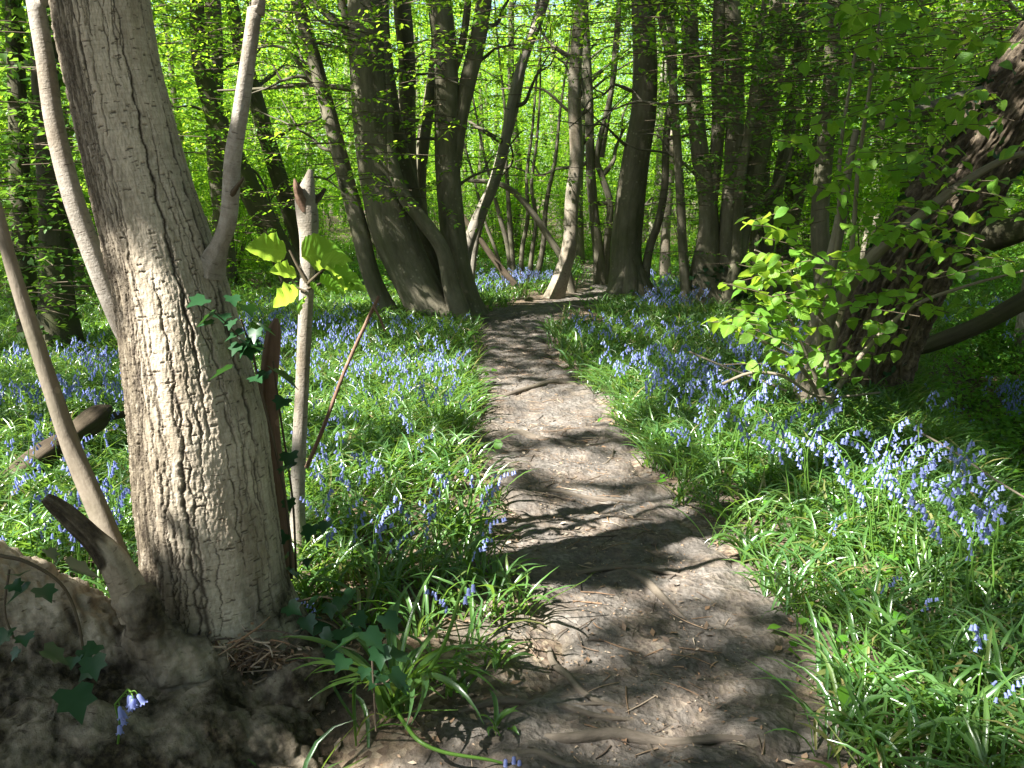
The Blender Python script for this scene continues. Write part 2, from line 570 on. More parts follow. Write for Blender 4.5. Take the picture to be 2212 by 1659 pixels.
def birch_mat(name, pale, amt_dash=1.0, rbc=((.06, .045, .03), (.17, .14, .095), (.36, .31, .24)), moss_shade_c=((.012, .009, .005), (.032, .025, .013), (.075, .062, .032))):
    k = NT(name)
    tc = k.n('ShaderNodeTexCoord')
    uv = tc.outputs['UV']
    pos = k.n('ShaderNodeNewGeometry').outputs['Position']
    col = k.n('ShaderNodeAttribute', attribute_name='col').outputs['Color']
    s = k.n('ShaderNodeSeparateColor', {'Color': col})
    crack, rough, moss = s.outputs[0], s.outputs[1], s.outputs[2]
    n1 = k.noise(k.mapped(uv, (5, 2.2, 1)), 1.0, 5, 0.6)
    base = k.ramp(n1, [(0.3, tuple(c * .72 for c in pale)), (0.5, pale), (0.7, tuple(min(1, c * 1.15) for c in pale))])
    # stretched fine rings of the papery bark
    n2 = k.noise(k.mapped(uv, (9, 120, 1)), 1.0, 3, 0.6)
    base = k.mix(k.ramp(n2, [(0.4, (0.35, 0.35, 0.35)), (0.56, (0, 0, 0))]), base, tuple(c * .62 for c in pale))
    # lenticels: short dark dashes across the stem
    d = k.noise(k.mapped(uv, (28, 95, 1), (3, 1, 0)), 1.0, 2, 0.5)
    dm = k.ramp(d, [(0.64, (0, 0, 0)), (0.70, (1, 1, 1))])
    base = k.mix(k.math('MULTIPLY', dm, 0.75 * amt_dash), base, (.085, .06, .042))
    # blotches
    bl = k.ramp(k.noise(k.mapped(uv, (3.2, 5, 1), (7, 2, 0)), 1.0, 5, 0.65), [(0.55, (0, 0, 0)), (0.72, (1, 1, 1))])
    base = k.mix(k.math('MULTIPLY', bl, 0.4), base, (.20, .165, .115))
    st = k.ramp(k.noise(k.mapped(uv, (4, 1.3, 1), (2, 9, 0)), 1.0, 5, 0.7), [(0.46, (0, 0, 0)), (0.62, (1, 1, 1))])
    base = k.mix(k.math('MULTIPLY', st, 0.6), base, (.19, .145, .09))
    gr = k.ramp(k.noise(k.mapped(uv, (70, 26, 1)), 1.0, 4, 0.75), [(0.42, (.55, .52, .48)), (0.55, (1, 1, 1))])
    base = k.mix(0.45, base, gr, 'MULTIPLY')
    rb = k.ramp(k.noise(k.mapped(uv, (38, 12, 1)), 1.0, 5, 0.7), [(0.36, rbc[0]), (0.52, rbc[1]), (0.68, rbc[2])])
    base = k.mix(rough, base, rb)
    mn = k.math('MULTIPLY', moss, k.ramp(k.noise(pos, 9, 5), [(0.35, (.2, .2, .2)), (0.6, (1, 1, 1))]))
    mcol = k.ramp(k.noise(pos, 55, 3), [(0.35, moss_shade_c[0]), (0.52, moss_shade_c[1]), (0.7, moss_shade_c[2])])  # moss and dirt colour, darkened to put the stool's shade into it
    base = k.mix(mn, base, mcol)
    base = k.mix(crack, base, (.038, .028, .019))
    h = k.math('ADD', k.math('MULTIPLY', n2, 0.25), k.math('MULTIPLY', k.noise(pos, 130, 4), 0.6))
    h = k.math('SUBTRACT', h, k.math('MULTIPLY', dm, 0.5))
    h = k.math('ADD', h, k.math('MULTIPLY', k.math('MULTIPLY', k.noise(k.mapped(uv, (45, 14, 1)), 1.0, 4), rough), 2.0))
    h = k.math('ADD', h, k.math('MULTIPLY', k.math('MULTIPLY', k.noise(pos, 34, 6, .7), moss), 3.0))
    p = k.n('ShaderNodeBsdfPrincipled', {'Base Color': base, 'Roughness': 0.75, 'Specular IOR Level': 0.25, 'Normal': k.bump(h, 0.7, 0.006)})
    return k.done(p.outputs[0])


M['birch'] = birch_mat('birch_bark', (.58, .505, .39))
M['old_bark'] = birch_mat('old_furrowed_bark', (.22, .18, .12), 0.0, ((.035, .026, .017), (.12, .092, .06), (.25, .20, .135)))
M['birch_thin'] = birch_mat('young_birch_bark', (.43, .39, .33), 1.0)
M['birch_far'] = birch_mat('far_birch_bark', (.30, .265, .205), 1.3)


def soil_mat(name, a, b, c, litter=0.5, near=None):
    k = NT(name)
    pos = k.n('ShaderNodeNewGeometry').outputs['Position']
    n1 = k.noise(pos, 1.3, 5, 0.6)
    n2 = k.noise(pos, 38, 5, 0.7)
    n3 = k.noise(pos, 8, 5, 0.65)
    base = k.ramp(k.math('ADD', k.math('MULTIPLY', n1, .5), k.math('MULTIPLY', n3, .5)), [(0.38, a), (0.5, b), (0.62, c)])
    if near:
        at = k.n('ShaderNodeSeparateColor', {'Color': k.n('ShaderNodeAttribute', attribute_name='col').outputs['Color']}).outputs[0]
        base = k.mix(at, base, k.ramp(k.math('ADD', k.math('MULTIPLY', n1, .5), k.math('MULTIPLY', n3, .5)), [(0.38, near[0]), (0.5, near[1]), (0.62, near[2])]))
    base = k.mix(k.ramp(n2, [(0.35, (.6, .6, .6)), (0.6, (0, 0, 0))]), base, tuple(x * .55 for x in a))
    v = k.n('ShaderNodeTexVoronoi', {'Vector': k.mapped(pos, (1, 1, .3)), 'Scale': 42.0, 'Randomness': 1.0})
    lc = k.ramp(k.n('ShaderNodeSeparateColor', {'Color': v.outputs['Color']}).outputs[0], [(0, (.07, .045, .03)), (.4, (.15, .10, .065)), (.8, (.27, .2, .13)), (1, (.36, .29, .2))])
    lm = k.math('MULTIPLY', k.ramp(k.noise(pos, 5, 4), [(.44, (0, 0, 0)), (.6, (1, 1, 1))]), litter)
    base = k.mix(lm, base, lc)
    h = k.math('ADD', k.math('MULTIPLY', n3, 1.6), k.math('ADD', k.math('MULTIPLY', n2, .6), k.math('MULTIPLY', v.outputs['Distance'], 0.5)))
    p = k.n('ShaderNodeBsdfPrincipled', {'Base Color': base, 'Roughness': 0.92, 'Specular IOR Level': 0.15, 'Normal': k.bump(h, 0.8, 0.02)})
    return k.done(p.outputs[0])


PATH_COLS = ((.08, .071, .061), (.15, .134, .116), (.245, .222, .195))
M['ground'] = soil_mat('woodland_floor', (.06, .048, .034), (.10, .08, .055), (.15, .12, .085), 0.7, PATH_COLS)
M['path'] = soil_mat('trodden_earth', *PATH_COLS, 0.3)
k = NT('dry_leaf_litter')
rnd = k.n('ShaderNodeNewGeometry').outputs['Random Per Island']
lb = k.n('ShaderNodeBsdfPrincipled', {'Base Color': k.ramp(rnd, [(0, (.05, .036, .026)), (.35, (.12, .085, .058)), (.6, (.22, .13, .07)), (.85, (.30, .22, .145)), (1, (.40, .34, .26))]), 'Roughness': .8})
M['litter'] = k.done(lb.outputs[0])

# ------------------------------------------------------------------ ground and path
def axis(lo, hi, d0, g):
    p, q = [0.0], [0.0]
    d = d0
    while p[-1] < hi:
        p.append(p[-1] + d); d *= g
    d = d0
    while q[-1] > lo:
        q.append(q[-1] - d); d *= g
    return np.array(sorted(set(q + p)))


gx = axis(-130, 130, 0.05, 1.028)
gy = np.concatenate([np.linspace(-40, 0, 30), 1.0 + axis(0, 150, 0.05, 1.014)[1:]])
GX, GY = np.meshgrid(gx, gy)
GZ = height(GX, GY) + 0.008 * fbm(GX * 9, GY * 9, 0, 21)
ny, nx = GX.shape
i = np.arange(ny - 1)[:, None] * nx + np.arange(nx - 1)[None]
NEAR = np.clip(1.9 - np.abs(GX - path_c(GY)) / np.maximum(path_w(GY), .2) + .5 * fbm(GX * 2, GY * 2, 0, 71), 0, 1) * (GY < 24)
mb = MB().add(np.stack([GX, GY, GZ], -1), c=np.stack([NEAR] * 3 + [NEAR * 0 + 1], -1).reshape(-1, 4), q=np.stack([i, i + 1, i + nx + 1, i + nx], -1).reshape(-1, 4))
tag(link('ground', mb.mesh('ground', M['ground'])), 'woodland floor of dark soil and old leaves', kind='structure')

ys = [PY[0]]
while ys[-1] < PY[-1]:
    ys.append(ys[-1] + 0.012 + 0.006 * max(0, ys[-1] - 2))
ys = np.array(ys)
nu = 70
u = np.linspace(-1, 1, nu)
edge = 1.08 + 0.2 * fbm(ys * 1.8, ys * 0 + 4, 0, 5, 5)
edge2 = 1.08 + 0.2 * fbm(ys * 1.8, ys * 0 + 14, 0, 6, 5)
PX = path_c(ys)[:, None] + path_w(ys)[:, None] * np.where(u[None] < 0, u[None] * edge[:, None], u[None] * edge2[:, None])
PYY = np.repeat(ys[:, None], nu, 1)
def path_rel(x, y, u):
    return 0.014 * (1 - u ** 4) + (0.02 * fbm(x * 4, y * 6, 0, 31, 4) + .009 * np.minimum(noise(x * 9, y * 9, 0, 35), .2) + .006 * noise(x * 30, y * 30, 0, 33)) * (1 - u ** 6)


PZZ = height(PX, PYY) + path_rel(PX, PYY, np.abs(u[None]))
PZZ += 0.034
PZZ -= .085 * np.abs(u[None]) ** 7 * (1 + .5 * fbm(PX * 6, PYY * 6, 0, 37))
i = np.arange(len(ys) - 1)[:, None] * nu + np.arange(nu - 1)[None]
mb = MB().add(np.stack([PX, PYY, PZZ], -1), q=np.stack([i, i + 1, i + nu + 1, i + nu], -1).reshape(-1, 4))
tag(link('path', mb.mesh('path', M['path'])), 'trodden earth path winding away through the bluebells', kind='structure')


def on_path(x, y, k=1.0):
    return (np.abs(x - path_c(y)) < path_w(y) * k) & (y < 22)


# ------------------------------------------------------------------ trees: trunks
def flute(seed, amp=0.07, flare=0.0, fl_h=0.3, lobes=5):
    def f(th, v, r):
        x, y = np.cos(th) * 1.3, np.sin(th) * 1.3
        n = amp * fbm(x + seed, y, v * 0.7, seed, 3)
        n2 = 0.018 * noise(np.cos(th) * 7, np.sin(th) * 7, v * 1.6, seed + 5)
        e = np.exp(-v / fl_h)
        lob = np.clip(np.cos(lobes * th + seed + 2 * noise(v * .5, v * 0, 0, seed)), -0.5, 1)
        return r * (1 + n + n2 + flare * e * (0.7 + 0.6 * lob))
    return f


def stem_pts(px, Y, grow=0.0, lean=0.5, top_r=0.3):
    """px: list of (x, y, width in px[, Y]) from the base upwards; grow adds that many metres above the frame"""
    pts, rad = [], []
    for q in px:
        p = P(q[0], q[1], q[3] if len(q) > 3 else Y)
        pts.append(p); rad.append(wr(q[2], p))
    if grow > 0:
        d = pts[-1] - pts[-2]
        d /= np.linalg.norm(d)
        p, r0 = pts[-1].copy(), rad[-1]
        n = max(2, int(grow / 1.2))
        for j in range(n):
            d = d * (1 - 0.12 * lean) + np.array([0, 0, 0.12 * lean]) + rng.normal(0, .05, 3)
            d /= np.linalg.norm(d)
            p = p + d * grow / n
            pts.append(p.copy()); rad.append(r0 * (1 - (1 - top_r) * (j + 1) / n))
    return np.array(pts), np.array(rad)


def ground_base(pts, sink=0.12):
    """drop the first point of a trunk into the ground"""
    b = pts[0]
    z = gz(b[0], b[1])
    if b[2] > z - sink:
        pts = pts.copy()
        pts[0] = [b[0], b[1], z - sink]
    return pts


TREES = {}        # name -> (root, crown centre) for sharing out the shading canopy


def forest_tree(key, name, label, Y, stems, mat, cat='tree', group=None, branches=(), flare=0.5, sides=28, step=0.1, grow=6.0, fl_h=0.3, crown_c=None):
    b = G(stems[0][0][0], stems[0][0][1])
    p0, _ = stem_pts(stems[0][:2], Y)
    base = (p0[0][0], p0[0][1], gz(p0[0][0], p0[0][1]))
    root = thing(name, label, cat, base, group)
    tops = []
    for j, st in enumerate(stems):
        pts, rad = stem_pts(st, Y, grow)
        if abs(pts[0][2] - gz(pts[0][0], pts[0][1])) < 0.5:
            pts = ground_base(pts)
        mb = MB()
        tube(mb, pts, rad, sides if rad.max() > .06 else 14, step, flute(j * 3 + len(TREES) * 7, flare=flare if j == 0 or rad.max() > .1 else flare * .4, fl_h=fl_h))
        part('trunk', mb, mat, root)
        tops.append(pts[-1])
    for br in branches:
        mb = MB()
        pts, rad = stem_pts(br, Y)
        tube(mb, pts, rad, 9, 0.08, flute(len(br) * 3, .1))
        part('branch', mb, mat, root)
    TREES[key] = [root, np.mean(tops, 0) if crown_c is None else np.array(crown_c), None]
    return root


E_Y = 11.0
forest_tree('E', 'hornbeam_coppice', 'massive multi-stemmed grey hornbeam left of the path, its trunks leaning together from one wide base', E_Y, [
    [(955, 712, 92), (922, 655, 92), (884, 580, 92), (848, 490, 96), (822, 390, 88), (805, 280, 80), (795, 150, 76), (788, 0, 76), (785, -120, 70)],
    [(995, 700, 54, E_Y + .7), (958, 620, 58, E_Y + .65), (908, 500, 56, E_Y + .6), (865, 370, 60, E_Y + .5), (835, 220, 55, E_Y + .5), (818, 80, 50, E_Y + .6), (812, -60, 46, E_Y + .6)],
    [(1000, 695, 55, E_Y - .1), (975, 620, 38, E_Y - .15), (955, 540, 32, E_Y - .2), (915, 480, 32, E_Y - .2), (868, 415, 30, E_Y - .2), (842, 320, 26, E_Y - .1), (836, 200, 22), (828, 60, 18), (822, -60, 15)],
    [(965, 700, 50, E_Y + .9), (925, 560, 40, E_Y + .9), (888, 420, 40, E_Y + .9), (878, 280, 42, E_Y + .9), (880, 150, 38, E_Y + .9), (868, 0, 40, E_Y + .9), (862, -90, 36, E_Y + .9)],
    [(930, 690, 45, E_Y + 1.2), (920, 560, 38, E_Y + 1.2), (905, 420, 30, E_Y + 1.2), (915, 300, 28, E_Y + 1.2), (940, 130, 24, E_Y + 1.2), (950, -40, 20, E_Y + 1.2)],
    [(860, 715, 60), (830, 660, 42), (800, 590, 38), (775, 490, 38), (745, 380, 36), (715, 260, 34), (682, 140, 32), (645, 10, 28), (620, -90, 24)],
], M['hornbeam'], flare=0.22, fl_h=0.3, branches=[
    [(800, 130, 24), (760, 80, 20), (700, 25, 16), (640, -20, 12)],
    [(790, 200, 14), (740, 190, 12), (650, 183, 9), (560, 192, 7), (470, 196, 5)],
    [(700, 210, 10), (640, 130, 9), (600, 100, 6), (520, 110, 4)],
    [(775, 90, 22), (745, 30, 20), (730, -30, 18)]])

F_Y = 11.3
forest_tree('F', 'hornbeam_tree', 'upright forked hornbeam at the left edge of the path, right of the multi-stemmed clump', F_Y, [
    [(1005, 692, 90), (998, 640, 66), (985, 560, 58), (976, 470, 56), (968, 360, 56), (966, 250, 56), (962, 120, 54), (950, 0, 52), (945, -100, 46)],
    [(978, 360, 34), (992, 260, 34), (1012, 170, 34), (1032, 90, 33), (1046, 0, 33), (1052, -90, 30)],
], M['hornbeam'], flare=0.35, branches=[[(975, 165, 18), (992, 120, 17), (1004, 60, 16), (1014, -30, 15)]])

K_Y = 12.6
forest_tree('K', 'hornbeam_tree', 'stout wavy hornbeam with a flared hollow base at the right edge of the path', K_Y, [
    [(1362, 672, 120), (1360, 632, 86), (1352, 575, 66), (1354, 500, 64), (1362, 420, 62), (1375, 330, 58), (1390, 240, 54), (1393, 140, 53), (1389, 40, 50), (1386, -80, 46)],
    [(1385, 610, 26), (1400, 550, 18), (1422, 480, 17), (1436, 400, 16), (1440, 290, 16), (1455, 180, 15), (1452, 80, 14), (1435, 0, 12)],
], M['hornbeam'], flare=1.0, fl_h=0.3, branches=[
    [(1358, 540, 24, 12.6), (1346, 600, 44, 12.5), (1330, 640, 38, 12.4), (1312, 668, 26, 12.3), (1292, 686, 10, 12.2)], [(1362, 540, 24, 12.6), (1378, 600, 44, 12.55), (1400, 645, 36, 12.4), (1416, 670, 24, 12.3), (1432, 688, 8, 12.2)], [(1358, 540, 24, 12.5), (1362, 610, 40, 12.4), (1360, 650, 36, 12.25), (1352, 685, 24, 12.05), (1348, 700, 8, 11.95)]])

forest_tree('I', 'birch_tree', 'slim pale birch curving up beside the far bend of the path', 14.2, [
    [(1192, 645, 40), (1215, 590, 33), (1232, 520, 31), (1236, 430, 30), (1246, 340, 29), (1241, 230, 28), (1244, 120, 27), (1256, 0, 27), (1262, -90, 24)],
], M['birch_far'], flare=0.3, branches=[[(1243, 250, 9), (1222, 235, 7), (1190, 205, 6), (1160, 190, 4), (1080, 192, 3)], [(1250, 250, 9), (1275, 230, 9), (1262, 190, 8), (1250, 150, 6)]])
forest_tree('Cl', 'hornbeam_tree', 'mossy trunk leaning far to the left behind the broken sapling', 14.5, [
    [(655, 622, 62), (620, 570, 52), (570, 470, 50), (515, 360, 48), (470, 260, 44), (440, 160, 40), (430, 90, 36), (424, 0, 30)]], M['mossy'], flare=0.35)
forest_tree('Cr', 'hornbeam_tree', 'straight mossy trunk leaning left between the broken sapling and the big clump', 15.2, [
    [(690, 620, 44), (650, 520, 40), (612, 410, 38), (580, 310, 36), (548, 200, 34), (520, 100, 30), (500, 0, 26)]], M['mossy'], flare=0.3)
forest_tree('G', 'hornbeam_tree', 'slender pale stem leaning right across the bright foliage beyond the path', 12.8, [
    [(1000, 640, 30), (1004, 560, 26), (1028, 480, 25), (1065, 400, 25), (1090, 310, 24), (1105, 230, 23), (1130, 130, 22), (1165, 40, 20), (1190, -40, 18)],
    [(1010, 610, 18, 13.4), (1028, 520, 16, 13.4), (1075, 370, 15, 13.4), (1110, 250, 14, 13.4), (1130, 150, 12, 13.4), (1150, 60, 11, 13.4)]], M['grey'], flare=0.2)
forest_tree('M', 'hornbeam_coppice', 'dark multi-stemmed hornbeam right of the path with ivy at its foot', 12.0, [
    [(1525, 640, 90), (1524, 580, 62), (1530, 500, 46), (1528, 430, 40), (1512, 330, 38), (1500, 220, 36), (1492, 100, 36), (1488, 0, 34), (1486, -90, 30)],
    [(1530, 460, 32), (1542, 380, 28), (1552, 260, 28), (1550, 150, 28), (1555, 0, 27), (1556, -90, 24)],
    [(1556, 640, 60), (1566, 560, 46), (1577, 460, 42), (1586, 320, 40), (1588, 180, 38), (1578, 0, 38), (1575, -90, 34)],
    [(1575, 630, 50, 12.2), (1590, 540, 46, 12.2), (1615, 430, 46, 12.2), (1645, 300, 46, 12.2), (1665, 190, 44, 12.2), (1678, 80, 44, 12.2), (1685, -40, 40, 12.2)],
    [(1490, 620, 26, 11.9), (1475, 540, 20, 11.9), (1470, 430, 19, 11.9), (1462, 300, 18, 11.9), (1450, 150, 17, 11.9), (1420, 0, 15, 11.9)],
    [(1560, 630, 28, 11.7), (1590, 560, 24, 11.7), (1598, 400, 22, 11.7), (1622, 250, 20, 11.7), (1640, 100, 18, 11.7), (1655, 0, 16, 11.7)],
], M['hornbeam'], flare=0.4, branches=[[(1580, 470, 16), (1640, 440, 13), (1690, 380, 10), (1720, 300, 7)], [(1660, 230, 14), (1700, 170, 12), (1760, 130, 9), (1840, 110, 6)]])
forest_tree('L', 'birch_tree', 'thin pale birch lit by the sun behind the stout path-side hornbeam', 17.0, [
    [(1438, 590, 27), (1437, 530, 21), (1442, 450, 20), (1450, 360, 19), (1455, 250, 18), (1452, 100, 17), (1450, -20, 15)]], M['birch_far'], flare=0.25)
forest_tree('J', 'hornbeam_coppice', 'dark narrow stems close behind the slim curving birch', 16.5, [
    [(1300, 600, 34), (1292, 540, 24), (1282, 450, 22), (1275, 350, 20), (1272, 200, 18), (1265, 50, 15)],
    [(1305, 600, 22), (1312, 520, 16), (1318, 440, 15), (1300, 380, 14), (1290, 330, 13), (1320, 200, 12), (1335, 60, 11)]], M['slim'], flare=0.25, branches=[[(1300, 340, 12), (1320, 200, 11), (1330, 80, 10), (1340, -20, 8)]])
forest_tree('H', 'hazel_coppice', 'thicket of thin dark stems fanning up in the bright gap beyond the path', 15.8, [
    [(1105, 612, 14), (1098, 540, 11), (1080, 470, 10), (1062, 400, 8), (1045, 330, 6)],
    [(1112, 612, 14), (1104, 520, 12), (1098, 430, 10), (1092, 330, 8), (1090, 230, 6)],
    [(1125, 612, 12), (1128, 540, 10), (1140, 470, 9), (1138, 380, 8), (1150, 280, 6)],
    [(1140, 612, 12), (1150, 540, 10), (1158, 470, 9), (1148, 400, 8), (1160, 300, 6)],
    [(1150, 610, 14), (1172, 540, 12), (1180, 440, 10), (1200, 340, 8), (1210, 240, 6)],
    [(1095, 612, 10), (1072, 545, 8), (1048, 480, 7), (1030, 410, 6)]], M['slim'], cat='hazel', grow=2.0, flare=0.15, sides=12)
forest_tree('Hb', 'hornbeam_tree', 'dark stem arching down from upper left to lower right in the bright gap', 15.0, [
    [(1240, 612, 17), (1220, 570, 16), (1190, 520, 15), (1150, 460, 14), (1110, 415, 13), (1070, 395, 11), (1010, 390, 8)]], M['slim'], grow=0.0, flare=0.2, sides=12)
# leaning dead pole
mb = MB()
pts, rad = stem_pts([(1112, 614, 15), (1075, 570, 14), (1035, 515, 13), (985, 450, 11)], 13.4)
t = thing('dead_pole', 'bare dead pole leaning left against the stems beside the far bluebells', 'dead branch', pts[0])
tube(mb, pts, rad, 10, .1, flute(3, .08)); part('trunk', mb, M['twig'], t)

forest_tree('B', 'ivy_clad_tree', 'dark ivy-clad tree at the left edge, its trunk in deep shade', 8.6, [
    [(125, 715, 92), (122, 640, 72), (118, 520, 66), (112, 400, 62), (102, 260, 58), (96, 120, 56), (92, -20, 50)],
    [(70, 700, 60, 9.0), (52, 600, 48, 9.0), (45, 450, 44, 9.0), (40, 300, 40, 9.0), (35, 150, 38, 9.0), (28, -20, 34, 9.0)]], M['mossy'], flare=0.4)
forest_tree('R1', 'hornbeam_tree', 'grey trunk standing behind the hazel leaves on the right', 10.0, [
    [(1800, 690, 55), (1780, 600, 42), (1772, 480, 38), (1782, 330, 36), (1795, 180, 34), (1802, 40, 32), (1806, -60, 28)]], M['hornbeam'], flare=0.3)
forest_tree('R2', 'hornbeam_tree', 'thin dark trunk leaning right between the dark clump and the hazel', 12.5, [
    [(1650, 640, 40), (1655, 560, 30), (1672, 440, 28), (1700, 300, 27), (1722, 150, 25), (1735, 0, 23), (1742, -80, 20)],
    [(1690, 640, 32, 13), (1705, 540, 25, 13), (1728, 420, 23, 13), (1775, 280, 21, 13), (1800, 150, 18, 13)]], M['slim'], flare=0.3)
forest_tree('R3', 'birch_tree', 'pale blurred birch trunk high in the top right corner', 16.0, [
    [(2085, 620, 45), (2100, 420, 40), (2118, 200, 38), (2132, 50, 37), (2140, -60, 34)]], M['birch_far'], flare=0.2)

rb = np.random.default_rng(31)
for key, starts in {'E': [(700, 200, -1), (690, 150, -1), (735, 330, -1), (752, 420, -1), (770, 120, -1), (760, 60, -1), (850, 150, 1), (880, 260, 1)], 'F': [(965, 300, -1), (1040, 60, 1), (1020, 140, 1), (968, 420, 1)],
                    'Cl': [(470, 260, -1), (515, 360, 1), (440, 160, 1), (540, 420, -1)], 'Cr': [(580, 310, 1), (548, 200, 1), (612, 410, 1), (530, 130, -1)], 'G': [(1090, 310, -1), (1105, 230, 1), (1065, 400, 1)],
                    'I': [(1241, 230, 1), (1244, 130, -1), (1240, 330, 1)], 'K': [(1390, 200, -1), (1440, 300, 1), (1375, 330, -1)], 'M': [(1500, 220, -1), (1588, 180, 1), (1660, 200, 1), (1528, 400, -1), (1678, 80, 1)], 'J': [(1275, 350, -1), (1300, 380, 1), (1282, 440, 1)]}.items():
    Yk = {'E': E_Y, 'F': F_Y, 'Cl': 14.5, 'Cr': 15.2, 'G': 12.8, 'I': 14.2, 'K': K_Y, 'M': 12.0, 'J': 16.5}[key]
    for x0, y0, sg in starts:
        px, w, a = [], rb.uniform(8, 13), rb.uniform(-.9, .1)
        x, y, Yq = float(x0), float(y0), Yk
        for j in range(7):
            px.append((x, y, w, Yq))
            a += rb.normal(0, .35)
            x += sg * math.cos(a) * rb.uniform(24, 42); y += math.sin(a) * rb.uniform(24, 42); w *= .78; Yq += rb.normal(0, .12)
        pts, rad = stem_pts(px, Yk)
        mb = MB(); tube(mb, pts, rad, 7, .06, flute(j, .1), cap=False)
        q0 = px[3]
        pts, rad = stem_pts([q0, (q0[0] + sg * 25, q0[1] - rb.uniform(15, 45), q0[2] * .6, q0[3] + .1), (q0[0] + sg * rb.uniform(35, 70), q0[1] - rb.uniform(20, 70), 2, q0[3] + .2)], Yk)
        tube(mb, pts, rad, 5, .08, cap=False)
        part('branch', mb, M['slim'], TREES[key][0])

# ------------------------------------------------------------------ bark relief painted by cracks that are cut into the surface
def crack_field(nv, nu, dv, du, n_long, n_dash, rg, rough, wmax=0.005, slope=0.0, lo=.08, hi=.6, base=.03, wig=.12):
    m = np.zeros((nv, nu))
    offs = np.arange(-5, 6)
    for _ in range(n_long):
        for _try in range(6):
            j0, i0 = rg.integers(0, nv), rg.integers(0, nu)
            if rg.random() < base + rough[j0, i0]:
                break
        n = int(rg.uniform(lo, hi) / dv)
        jj = j0 + np.arange(n)
        ph = rg.uniform(0, 100)
        uu = i0 + np.cumsum(rg.normal(0, .42, n) + wig * np.sin(np.arange(n) * dv * 60 + ph)) + slope * np.arange(n)
        w = rg.uniform(.35, 1) * wmax / du * np.sin(np.pi * (np.arange(n) + .5) / n) ** .5 * (0.7 + .5 * noise(np.arange(n) * .12, ph))
        ok = jj < nv
        jj, uu, w = jj[ok], uu[ok], np.maximum(w[ok], .35)
        ii = np.round(uu).astype(int)[:, None] + offs
        val = np.exp(-((ii - uu[:, None]) / w[:, None]) ** 2) * rg.uniform(.6, 1)
        np.maximum.at(m, (np.repeat(jj[:, None], 11, 1), ii % nu), val)
    for _ in range(n_dash):
        j0, i0 = rg.integers(2, nv - 3), rg.integers(0, nu)
        n = int(rg.uniform(.004, .024) / du) + 2
        ii = i0 + np.arange(n)
        jj = np.clip(j0 + np.round(np.cumsum(rg.normal(0, .22, n))).astype(int), 1, nv - 2)
        a = rg.uniform(.4, .95)
        np.maximum.at(m, (jj, ii % nu), a)
        np.maximum.at(m, (jj + 1, ii % nu), a * .35)
    return m


def blur(m, k, n=2):
    for _ in range(n):
        m = sum(np.roll(m, s, 1) for s in range(-k, k + 1)) / (2 * k + 1)
        m = sum(np.roll(m, s, 0) for s in range(-k, k + 1)) / (2 * k + 1)
    return m


def relief_trunk(pts, rad, mat, name, root, rows, nu, n_long, n_dash, seed, rough_fn, moss_fn, depth=0.008, wmax=.005, flare=.3, fl_h=.2, amp=.05, slope=0.0, hi=.6, bulge=1.2, base=.03, wig=.12, hero=0):
    rg = np.random.default_rng(seed)
    C, r = spline(pts, rad, 0.05)
    v = np.concatenate([[0], np.cumsum(np.linalg.norm(np.diff(C, axis=0), axis=1))])
    vv = np.linspace(0, v[-1], rows)
    C = np.stack([np.interp(vv, v, C[:, k]) for k in range(3)], -1)
    r = np.interp(vv, v, r)
    T, N, B = frames(C)
    th = np.linspace(0, 2 * np.pi, nu + 1)[:-1]
    TH, V = np.meshgrid(th, vv)
    RR = flute(seed, amp, flare, fl_h)(TH, V, np.repeat(r[:, None], nu, 1))
    rough = np.clip(rough_fn(TH, V), 0, 1)
    du, dv = 2 * np.pi * r.mean() / nu, vv[1]
    m = crack_field(rows, nu, dv, du, n_long, n_dash, rg, rough, wmax, slope, hi=hi, base=base, wig=wig)
    if hero:
        m = np.maximum(m, crack_field(rows, nu, dv, du, hero, 0, rg, rough, .011, slope, lo=.6, hi=1.8, base=.5, wig=.2))
    fine = np.abs(fbm(TH * 9, V * 5, 0, seed + 3, 4))
    plate = blur(m, 3)
    RR = RR + depth * (bulge * plate * (1 + rough) - 1.0 * m) + rough * depth * 1.3 * (0.7 - fine) + .0015 * noise(TH * 50, V * 90, 0, seed)
    D = N[:, None] * np.cos(TH)[..., None] + B[:, None] * np.sin(TH)[..., None]
    X = C[:, None] + D * RR[..., None]
    X = np.concatenate([X, X[:, :1]], 1)
    wrap = lambda a: np.concatenate([a, a[:, :1]], 1)
    cc = np.stack([wrap(np.clip(m * 1.15 - .1, 0, 1)), wrap(np.clip(rough + .12 * plate, 0, 1)), wrap(np.clip(moss_fn(TH, V), 0, 1)), np.ones((rows, nu + 1))], -1)
    TW = np.concatenate([TH, np.full((rows, 1), 2 * np.pi)], 1)
    uv = np.stack([TW * r.mean(), wrap(V)], -1)
    i = np.arange(rows - 1)[:, None] * (nu + 1) + np.arange(nu)[None]
    mb = MB().add(X.reshape(-1, 3), q=np.stack([i, i + 1, i + nu + 2, i + nu + 1], -1).reshape(-1, 4), uv=uv.reshape(-1, 2) + .001, c=cc.reshape(-1, 4))
    o = part(name, mb, mat, root)
    return o


# the birch of the foreground
BY = 2.75
bpx = [(490, 1480, 430), (478, 1370, 345), (464, 1270, 306), (458, 1190, 292), (440, 1050, 288), (428, 930, 284), (404, 800, 264), (374, 650, 238), (338, 520, 222), (304, 400, 210), (270, 260, 200), (240, 130, 196), (218, 0, 198), (200, -140, 190)]
bp, br = stem_pts(bpx, BY)
birch = thing('birch_tree', 'old leaning birch with cracked pale bark and a sunlit patch in the left foreground', 'tree', (bp[0][0], bp[0][1], gz(bp[0][0], bp[0][1])))
# theta: 0 faces away (+Y); pi faces the camera; frames() turns N x: B = T x N


